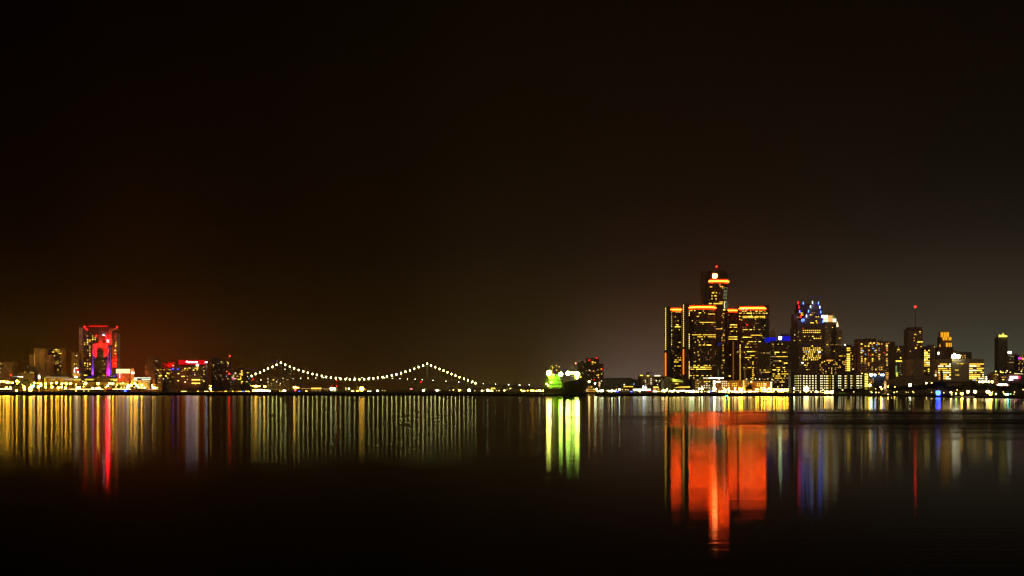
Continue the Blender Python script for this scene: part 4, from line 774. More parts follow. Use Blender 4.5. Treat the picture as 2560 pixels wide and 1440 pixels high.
b.box('crown', 2056, 2088, 787, 806, plain('crown_stone', (.6,.5,.38)), Y=3752, depth=24); b.poly('crown', [(2088,806),(2088,790),(2090,795),(2091.5,806)], plain('crown_stone', (.6,.5,.38)), Y=3754, depth=20); b.box('crown_top', 2064, 2080, 784.4, 787, f_roof, Y=3758, depth=12); b.mast(2073, 760, 785, r=.5)
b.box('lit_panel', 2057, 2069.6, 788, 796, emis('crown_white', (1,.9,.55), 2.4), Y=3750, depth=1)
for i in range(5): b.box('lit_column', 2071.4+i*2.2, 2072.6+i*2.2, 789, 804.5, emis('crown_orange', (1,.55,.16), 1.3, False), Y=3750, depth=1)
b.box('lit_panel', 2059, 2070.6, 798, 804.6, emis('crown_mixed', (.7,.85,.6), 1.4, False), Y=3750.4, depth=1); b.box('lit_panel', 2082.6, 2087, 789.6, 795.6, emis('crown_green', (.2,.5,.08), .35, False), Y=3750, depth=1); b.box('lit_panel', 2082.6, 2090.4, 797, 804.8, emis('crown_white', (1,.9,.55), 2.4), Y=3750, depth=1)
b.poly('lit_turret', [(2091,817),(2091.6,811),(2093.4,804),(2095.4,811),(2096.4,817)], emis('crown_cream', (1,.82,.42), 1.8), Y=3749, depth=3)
b.dots([(2081,818.6,'y',3,2.6),(2065,818,'d'),(2057.4,822.4,'y',2.6,2.6),(2099,845.4,'y',3,2.6),(2101.6,845.4,'d'),(2086,877.6,'y',3,1.6),(2091,877.6,'y'),(2112.4,862,'W',2.6,2.6)], Y=3746)
b.row(861.6, 2063, 2105, .75, 'odyk', 3746, step=2.6, h=1.8); b.grid(2061, 2078, 826, 915, 6, 26, .12, 'kkg', Y=3749.5)
b = Bld('office_block', 'brown stone block with amber rooftop lamps under the pale crowned tower', 'building', 2115, 3400)
b.box('wall', 2094, 2140, 866, 985, f_brown, depth=30); b.box('penthouse', 2119, 2129, 861.5, 866, f_dark, Y=3410, depth=10); b.box('wing', 2140, 2152, 860, 985, f_brown, Y=3416, depth=20); b.box('wing', 2140, 2165, 848, 985, f_brown, Y=3600, depth=20)
for y in range(871, 930, 5):
    if y in (877, 881): continue
    b.row(y, 2116.5, 2125.5, .95, 'byb', 3399.5, step=4.5, h=3.2, gap=.8)
    if y > 898 and random.random() < .7: b.win(2114.4, y, 2.2, 2.6, 'o', 3399.5)
b.row(890, 2094, 2116, .8, 'oyd', 3399.5, h=1.8); b.dots([(2122,871.6,'o',4,3),(2127,882,'o',3,3),(2131,898,'y'),(2126,876,'d'),(2136,883,'d'),(2133,923,'w',4,2),(2130,910,'d'),(2128,918,'d'),(2131,890,'y')], Y=3399)
b = Bld('apartment_block', 'low brown apartment block with amber windows behind the parking garage', 'building', 2080, 3000)
b.box('wall', 2048, 2082, 899, 985, f_brown, depth=24); b.box('wall', 2082, 2113, 895, 985, f_dark, Y=3004, depth=24); b.box('penthouse', 2056, 2082, 888.5, 899, f_brown, Y=3010, depth=14)
b.grid(2049, 2081, 901, 935, 9, 8, .3, 'yodb', fh=.45, Y=2999.5); b.grid(2083, 2112, 898, 925, 8, 7, .25, 'yodk', fh=.45, Y=3003.5); b.row(901, 2066, 2084, .8, 'o', 2999, h=3); b.dots([(2055.6,905.6,'y',4,3),(2089,908,'o',2.6,2.4),(2101,918.5,'o',3,2.4)], Y=2999)
b = Bld('apartment_tower', 'wide banded apartment tower full of amber and coloured windows', 'tower block', 2195, 2900)
b.box('wall', 2146, 2222, 853, 985, f_band, depth=30); b.box('wing', 2222, 2237.5, 854, 985, f_brown, Y=2910, depth=26); b.box('penthouse', 2166, 2191, 846, 853, f_brown, Y=2908, depth=16); b.box('penthouse', 2198, 2207, 851, 853, f_dark, Y=2908, depth=10); b.box('wing', 2140, 2146, 862, 985, f_brown, Y=2912, depth=20)
b.row(857.4, 2174, 2202, .6, 'bo', 2899.5, step=4.4, h=2.6)
for c, p in ((2154,.35),(2163,.2),(2172,.4),(2181,.5),(2190,.25),(2198,.65),(2204,.12),(2217,.5)):
    for j in range(13):
        y = 860+j*5.3
        if random.random() < p: b.win(c+random.uniform(-.6,.6), y, random.uniform(3,4.4), 2.8, random.choice('yobyod'), 2899.5)
b.dots([(2156,876,'c',5,2.6),(2158,878.6,'c',3,2),(2183,871,'c',4,3),(2187,877,'c',3,3),(2192,862,'c',3,2),(2164,886,'c',2.4,2),(2177,889,'r'),(2172,885,'r'),(2210,881.6,'r',3,2),(2217,872,'r',3,2),(2218,876,'o',4,3),(2217,864,'b',5,3),(2181,935,'b',4,2.6),(2198,935,'b',4,2.6),(2222,858,'o')], Y=2899)
for j in range(9): b.win(2218+random.uniform(-.5,.5), 932+j*4.2, max(3, 8-j*.6), 2, 'o', 2899.4)
for j in range(11): b.row(884+j*5.3, 2150, 2222, .25, 'k', 2899.6, h=1.4)
b.done()
b = Bld('low_building', 'black blank block with blue white roof lamps behind the lighthouse', 'building', 2197, 2300)
b.box('wall', 2186, 2213, 939, 988, f_black, depth=30); b.box('wing', 2181, 2186, 941, 988, f_black, Y=2304, depth=20)
for px, m_, r_ in ((2176.5,emis('green_white_lamp', (.6,1,.75), 20),1.6),(2179.6,emis('green_white_lamp', (.6,1,.75), 20),1.3),(2187.6,emis('blue_white_lamp', (.35,.55,1), 14),1.5),(2204,emis('blue_white_lamp', (.35,.55,1), 14),1.2),(2208,emis('blue_white_lamp', (.35,.55,1), 14),1.4)): b.beacon(px, 937.3, m_, r_, Y=2296)
b.dots([(2183,946,'c',1.6,3),(2183,950,'o',1.8,3),(2183,955,'o',1.6,4)], Y=2299)
b = Bld('lighthouse', 'slender white conical lighthouse lit from below at the park edge', 'lighthouse', 2213, 1640)
o = b.o; b.r.location.z = o.z = 1.3; m = MB(); k = 1640/F
zt = Z(952, 1640)-o.z; m.lathe([(6.2*k,-1),(5.4*k,2),(2.6*k,zt),(2.6*k,zt+.2)], (0,0,0), 8, mi=0); m.disc((0,0), 2.6*k, zt+.2, 8); b.o = o
m.build('tower', plain('lighthouse_white', (.72,.62,.5), .7), b.r)
m = MB(); m.lathe([(3.4*k,zt),(3.4*k,zt+.5),(1.9*k,zt+.5),(1.9*k,zt+1.8),(2.3*k,zt+1.9),(.3*k,zt+3.2),(.05,zt+3.3)], (0,0,0), 8); m.build('lantern_room', plain('lantern_black', (.02,.02,.02), .4), b.r)
m = MB(); m.box(-.35,.35,-6.4*k*.93,-5*k,-1,1); m.box(-.3,.3,-4.9*k,-4*k,4,5.2); m.build('door', plain('door_dark', (.03,.02,.02)), b.r)
for dx, p in ((-3.2,6e3),(3.2,6e3)): b.flood(2213+dx/k, 984.5, 1633, (-dx*.35,6,9), (1,.72,.42), p, spread=70, size=.3)
b.beacon(2220.6, 987.4, emis('amber_flood', (1,.55,.15), 25), .8, Y=1632)
b = Bld('office_block', 'hazy slim office slab right of the banded apartment tower', 'building', 2249, 3600)
b.box('wall', 2239, 2260, 864, 985, f_grey, depth=26); b.row(874, 2243, 2252, .8, 'y', 3599.5, h=3); b.row(894.5, 2250, 2256, .95, 'b', 3599.5, h=3); b.row(902.6, 2239, 2256, .95, 'b', 3599.5, h=2.6); b.dots([(2246,868,'d'),(2251,879,'d'),(2243,879,'d')], Y=3599)
for j in range(7): b.row(906+j*5, 2240, 2257, .3, 'g', 3599.4, h=1.4)
b.box('lit_edge', 2239, 2242.6, 914, 938, emis('pale_green_edge', (.45,.7,.3), .35, False), Y=3598, depth=1); b.box('lit_edge', 2241, 2244.4, 931, 941, emis('yellow_green_edge', (.85,.85,.12), 1.2, False), Y=3597, depth=1)
b = Bld('office_tower', 'dark grid-fronted tower with a tall red-tipped antenna', 'skyscraper', 2288, 3500)
b.box('wall', 2269.5, 2306.5, 826, 985, facade('rosy_grid_facade', (.3,.22,.18), (.02,.016,.016), 4.6, 4.6, 1.5), depth=36); b.box('crown', 2273, 2304, 818, 826, f_brown, Y=3504, depth=28); b.cap(2269.5, 2306.5, 826, depth=36, h=2)
b.mast(2288, 768.6, 818, r=.9, light=RB, lr=1.8); b.mast(2273, 811, 818)
b.dots([(2300,829,'y',4,2.4),(2298.6,832,'d'),(2287.6,836,'y',4,2.4),(2291,837,'d'),(2285.6,844.6,'o'),(2285.6,851.6,'o'),(2297,855,'b',7,2.2),(2304,854.6,'b',5,2.6),(2293,862.6,'o'),(2303,866.6,'y',4,2),(2289.6,870.2,'b',4,3),(2275.6,878,'o'),(2301,833,'d')], Y=3499)
b = Bld('stone_block', 'plain buff stone block beneath the antenna tower', 'building', 2288, 3300)
b.box('wall', 2266, 2310, 898, 985, plain('buff_stone', (.5,.36,.2)), depth=30); b.cap(2266, 2310, 898)
b.flood(2273, 984, 3270, (0,8,16), (1,.6,.22), 1.2e5, spread=120); b.flood(2300, 984, 3270, (0,8,16), (1,.6,.22), 1.2e5, spread=120)
b = Bld('town_hall', 'old dark hall with a stepped stone tower in silhouette', 'building', 2293, 2500)
b.box('wall', 2228, 2340, 948, 988, f_grey, depth=40); b.box('tower', 2283.5, 2303.5, 916, 948, f_grey, Y=2496, depth=12); b.poly('tower_stage', [(2284,916),(2287,905),(2300,905),(2302.5,916)], f_grey, Y=2497, depth=10); b.poly('tower_cap', [(2287,905),(2288.5,897),(2291,894),(2293.5,890),(2296,894),(2298.5,897),(2300,905)], f_grey, Y=2498, depth=8)
b.poly('pediment', [(2240,948),(2262,941),(2270,938.5),(2280,941),(2316,938),(2330,942),(2340,948)], f_grey, Y=2506, depth=26)
for i in range(12): b.box('pilaster', 2232+i*9, 2233.4+i*9, 951, 985, f_concrete, Y=2499, depth=1.2)
b = Bld('office_block', 'tall slab with a bright yellow lit left face beside the antenna tower', 'building', 2323, 3450)
b.box('wall', 2310, 2325, 866, 985, f_dark, depth=24); b.box('wall', 2325, 2336.5, 861, 985, f_grey, Y=3446, depth=28); b.grid(2310, 2325, 874, 917, 3, 10, .72, 'byyw', fw=.8, fh=.6, Y=3449.5); b.dots([(2311,927,'y',4,3),(2321.6,923,'b',4,3),(2321.6,928,'b',4,3),(2322,933,'d'),(2335.6,867,'o')], Y=3445)
b = Bld('artdeco_tower', 'stepped tower with its crown lit vivid orange', 'skyscraper', 2364, 3800)
dec = plain('crown_brick', (.5,.3,.12)); b.box('wall', 2347, 2383, 868, 985, f_brown, depth=36); b.box('upper_storey', 2351, 2379, 843, 868, f_brown, Y=3804, depth=28); b.box('crown', 2352, 2373, 830.5, 843, dec, Y=3806, depth=22); b.cap(2352, 2373, 830.5, Y=3806, depth=22, mat=dec)
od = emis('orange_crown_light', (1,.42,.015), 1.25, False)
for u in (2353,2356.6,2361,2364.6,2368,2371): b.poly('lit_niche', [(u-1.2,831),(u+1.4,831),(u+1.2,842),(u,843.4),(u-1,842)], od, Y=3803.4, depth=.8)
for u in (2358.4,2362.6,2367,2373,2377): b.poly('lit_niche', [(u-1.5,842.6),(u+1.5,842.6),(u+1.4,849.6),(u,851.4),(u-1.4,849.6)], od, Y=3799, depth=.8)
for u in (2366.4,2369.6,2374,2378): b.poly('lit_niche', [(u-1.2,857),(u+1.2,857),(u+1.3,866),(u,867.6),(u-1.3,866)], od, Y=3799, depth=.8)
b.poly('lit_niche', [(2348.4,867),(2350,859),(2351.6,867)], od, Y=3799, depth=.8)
b.win(2346, 883, 4, 6, 'V', 3796)
b = Bld('civic_centre', 'wide pale office building with two brightly lit window wings and a white roof lamp', 'building', 2402, 2700)
b.box('wall', 2344, 2380.5, 897.5, 985, f_pale, depth=30); b.box('wall', 2422, 2460.5, 897.5, 985, f_pale, depth=30); b.box('core', 2380.5, 2422, 897, 985, facade('pale_grid_facade', (.42,.38,.28), (.05,.045,.03), 2.4, 3, 1), Y=2704, depth=26); b.box('roof_box', 2400, 2429, 880, 897, f_dark, Y=2720, depth=16); b.box('roof_box', 2386, 2400, 876, 890, f_grey, Y=2724, depth=14)
b.box('roof_lamp_screen', 2379, 2401, 887.5, 897, plain('screen_white', (.5,.45,.35)), Y=2703, depth=4); b.box('lit_screen', 2380, 2400, 887.2, 895, emis('roof_lamp_white', (1,.9,.55), 14), Y=2700, depth=1); b.box('lit_screen', 2384, 2389, 883.4, 887.2, emis('roof_lamp_white', (1,.9,.55), 14), Y=2700, depth=1)
b.row(888.6, 2402, 2416, .8, 'yd', 2702, h=3); b.row(893.5, 2402, 2415, .8, 'ob', 2702, h=3); b.dots([(2381.6,900,'b',2.6,2.6),(2395,909,'y',3,2.4),(2400,909,'d'),(2404,909,'y',5,2.4),(2407,909,'y'),(2389.6,925,'y',4,2.6),(2394.6,925.4,'y',3,2.6),(2390,937.6,'y'),(2395.6,937.6,'y',4.4,3)], Y=2703)
for j, y in enumerate((910.4,915.4,921.4,926.4,931.4,937.4,942,946.6)):
    b.row(y, 2345, 2379, .85, 'byw', 2699.5, step=4.6, h=2.8, gap=.6); b.row(y-.4, 2423, 2460, .85, 'bwy', 2699.5, step=4.6, h=2.8, gap=.6)
b.done()
b = Bld('stone_column', 'dark statue-topped column with an orange lit side in front of the lit offices', 'monument', 2351, 2400)
b.box('shaft', 2346, 2351.6, 933, 985, plain('pylon_stone', (.5,.35,.18)), depth=4); b.poly('figure', [(2351,985),(2350.6,932),(2352,927),(2354,924.6),(2356.6,928),(2358,934),(2359,985)], f_black, depth=4)
for y in (935,939,943.6,947.6): b.win(2348.6, y, 4, 2.4, 'o', 2399.5)
b.win(2340, 930.6, 5, 7, 'd', 2410); b.win(2339, 938, 4, 5, 'w', 2409)
b = Bld('low_building', 'long grey terrace roof running behind the park trees', 'building', 2420, 2100)
b.box('wall', 2338, 2480, 957, 988, f_concrete, depth=40); b.box('roof', 2336, 2440, 951.5, 954, plain('terrace_roof', (.35,.36,.3)), Y=2096, depth=44); b.box('glazing', 2338, 2438, 954, 957, f_black, Y=2099, depth=30)
b = Bld('parking_garage', 'small open garage with blue white lights behind the park', 'parking garage', 2470, 2500)
b.box('back_wall', 2460, 2488, 938, 985, f_dark, Y=2510, depth=2)
for y in (938,944,949,954): b.box('deck_slab', 2460, 2488, y, y+1.2, dk, Y=2498, depth=12)
b.dots([(px, y, q, 2.6, 2.2) for y in (942,946.6,950.4) for px, q in ((2463,'w'),(2467,'W'),(2471,'V'),(2476,'W'),(2482,'V'),(2485,'w'))]+[(2473.6,934,'r',2,2),(2473.6,937.6,'o',3,2),(2436,950,'c',8,2),(2437,953,'c',5,1.6),(2433,951,'o',3,1.6),(2442,951,'y',3,1.6)], Y=2497)
b = Bld('slender_tower', 'slim dark tower crowned with yellow lights near the right edge', 'skyscraper', 2507, 3900)
b.box('wall', 2495.5, 2519, 843, 985, facade('blue_grey_facade', (.14,.15,.15), (.05,.055,.06), 3, 3.6, 1), depth=30); b.box('crown', 2498, 2517, 836, 843, f_grey, Y=3906, depth=20); b.mast(2507.5, 828, 836)
yc = emis('crown_yellow', (1,.85,.12), 1.6, False)
for u, y0 in ((2498.4,836),(2501.6,837.4),(2505,836.4),(2508,832.6),(2511,836.4),(2514.4,838),(2517,838.4)): b.poly('lit_merlon', [(u-1.5,842.6),(u-.8,y0),(u+.8,y0),(u+1.5,842.6)], yc, Y=3897, depth=2)
b = Bld('office_block', 'hazy office block with a white roof sign beside the slim yellow-crowned tower', 'building', 2532, 3300)
b.box('wall', 2520, 2544, 884, 985, f_grey, depth=26); b.win(2524, 881, 8.6, 5, 'W', 3298); b.row(891.4, 2526, 2540, .85, 'gd', 3299.5); b.row(906.4, 2522, 2543, .8, 'dg', 3299.5); b.row(898, 2524, 2542, .3, 'g', 3299.5); b.row(914, 2530, 2543, .5, 'd', 3299.5); b.row(919.6, 2530, 2540, .5, 'y', 3299.5)
b = Bld('office_block', 'dark block with a magenta light line cut off by the right edge', 'building', 2560, 3200)
b.box('wall', 2545, 2600, 888, 985, f_dark, depth=26); b.box('light_line', 2546, 2554, 893.6, 898, emis('magenta_line', (1,.05,.7), 1.6, False), Y=3199, depth=1); b.win(2557, 897, 5, 5, 'o', 3199); b.grid(2546, 2560, 888, 926, 5, 8, .45, 'oyyd', Y=3199.5)
b = Bld('arena', 'low hall with a glowing pink white sign and cream roof light at the far right', 'building', 2530, 2300)
b.box('wall', 2488, 2600, 934.5, 988, f_dark, depth=40); b.poly('roof', [(2520,934.5),(2526,925),(2546,924.6),(2552,934.5)], f_roof, Y=2310, depth=26); b.box('wing', 2484, 2496, 930, 988, f_brown, Y=2296, depth=20)
b.box('sign', 2524.6, 2546, 940, 947, emis('pink_white_screen', (1,.5,.45), 3.2), Y=2296, depth=1); b.box('sign', 2545, 2551, 940.4, 947, emis('pink_screen', (1,.02,.12), 1.6, False), Y=2295.6, depth=1); b.box('sign', 2524.6, 2533, 946, 951, emis('lilac_screen', (.9,.6,1), 3), Y=2295.4, depth=1)
b.dots([(2505.6,943,'o',3,5),(2509.6,943,'o',2.4,4.6),(2514,943,'o',1.6,3),(2508,949,'b',5,4.4),(2523.6,950,'W',3,3),(2489,936,'y',4,3),(2494,937,'w',2,2),(2489,942,'d'),(2489,947.6,'d'),(2525.6,930.6,'b',3,3)], Y=2295)
b.row(931, 2500, 2518, .9, 'wbw', 2294, h=2.2); b.poly('roof_light', [(2536,935),(2536,932.6),(2548,933.4),(2558,934.4),(2558,935.4)], emis('cream_roof_light', (1,.78,.4), 1.2, False), Y=2297, depth=1)
b.box('lit_canopy', 2550, 2600, 957, 962, emis('green_grey_canopy', (.3,.6,.42), .25, False), Y=2290, depth=3)
b = Bld('marquee', 'low glowing cream and red marquee among the park trees', 'tent', 2511, 1750)
b.poly('canopy', [(2496,962.4),(2503,958.6),(2517,958.6),(2523.6,963.6),(2519,964.6),(2500,964.4)], emis('marquee_cream', (1,.62,.36), 5), depth=8); b.poly('valance', [(2497,964.4),(2520,964.6),(2527,967),(2524,968.4),(2514,965.8)], emis('marquee_red', (1,.13,.03), .7, False), Y=1748, depth=4)
for u in (2499,2509,2521): b.box('pole', u-.2, u+.2, 964, 990, frame_mat, depth=.3)
# ------------------------------------------------------------------ lamps along both banks
LM = {'O': ('sodium_lamp', (1,.44,.022), 98), 'o': ('sodium_lamp_small', (1,.46,.04), 32), 'W': ('white_lamp', (1,.7,.2), 17), 'w': ('white_lamp_small', (1,.7,.18), 4),
      'C': ('cyan_lamp', (.16,1,.8), 16), 'G': ('green_lamp', (.5,1,.12), 14), 'B': ('blue_lamp_glass', (.012,.03,1), 30), 'R': ('red_lamp_glass', (1,.015,.02), 26), 'V': ('greenish_lamp', (.85,1,.5), 26)}
COLN = {'O':'orange','o':'small orange','W':'white','w':'small white','C':'cyan','G':'green','B':'blue','R':'red','V':'greenish white'}
ZONES = [(182,'left bank below tan towers'),(330,'bank in front of the red hotels'),(440,'bank below the dark red tower'),(530,'bank below the red sign band'),(760,'bank leading to the bridge'),(1010,'far shore beneath the bridge\'s left half'),(1290,'far shore beneath the bridge\'s right half'),(1370,'shore just left of the freighter'),
         (1580,'quay between freighter and ferry'),(1735,'riverwalk by the winter garden'),(1880,'riverwalk below the long podium'),(1985,'riverwalk by the orange brick hall'),(2180,'quay before the parking garage'),(2345,'park trees around the lighthouse'),(2700,'park trees on the right bank')]
pole_mat = plain('lamp_pole_metal', (.06,.055,.05), .5)
_lamp_n = 0
def lamp(px, py, t, size=1.0, Y=None, label=None):
    global _lamp_n; _lamp_n += 1
    if Y is None:
        up = max(0, (gz(px)+3.5-(Z(py, shore(px))))); hgt = Z(py, shore(px))-gz(px)
        Y = shore(px)+6+max(0, hgt-4)*5+random.uniform(0, 8)
    if 1737 < px < 1862 and py < 978: Y = 2676+random.uniform(-6, 6)
    if 1878 < px < 1976 and py < 981: Y = 2618+random.uniform(-6, 6)
    if 1650 < px < 1976 and t in 'Ww': size *= .78
    if 1800 < px < 1985 and t == 'O': size *= .72
    key, col, st = LM[t]; mat = emis(key, col, st)
    z = Z(py, Y); g = min(gz(px), z-.9); x = X(px, Y); hgt = z-g; k = Y/2800
    r = (1.55 if t in 'OWCBRV' else 1.0)*size*k*(1.0 if t.isupper() else .9)
    m = MB(); m.tube((0,.4*k+r,0), (0,.4*k+r,max(.3, hgt)), .16*k, .1*k, 6, 1)
    m.tube((0,.4*k+r,max(.3, hgt)), (0,0,max(.3, hgt)+r*.7), .08*k, n=5, mi=1)
    m.lathe([(.05*r,-r*1.35),(.7*r,-r*1.05),(r,-.3*r),(.85*r,.55*r),(.05*r,.72*r)], (0,0,hgt), 8, mi=0)
    m.lathe([(.6*r,.72*r),(.08*r,.95*r)], (0,0,hgt), 8, mi=1)
    nm = 'street_lamp' if hgt > 3 else 'bollard_light'
    o = m.build(nm, [mat, pole_mat], None, (x, Y, g))
    zn = next(n for e, n in ZONES if px < e)
    if label: tag(o, label, 'lamp')
    else: tag(o, COLN[t]+(' street lamp on the ' if nm == 'street_lamp' else ' low quay light on the ')+zn, 'lamp', COLN[t]+(' lamps on the ' if nm == 'street_lamp' else ' quay lights on the ')+zn)
    return o
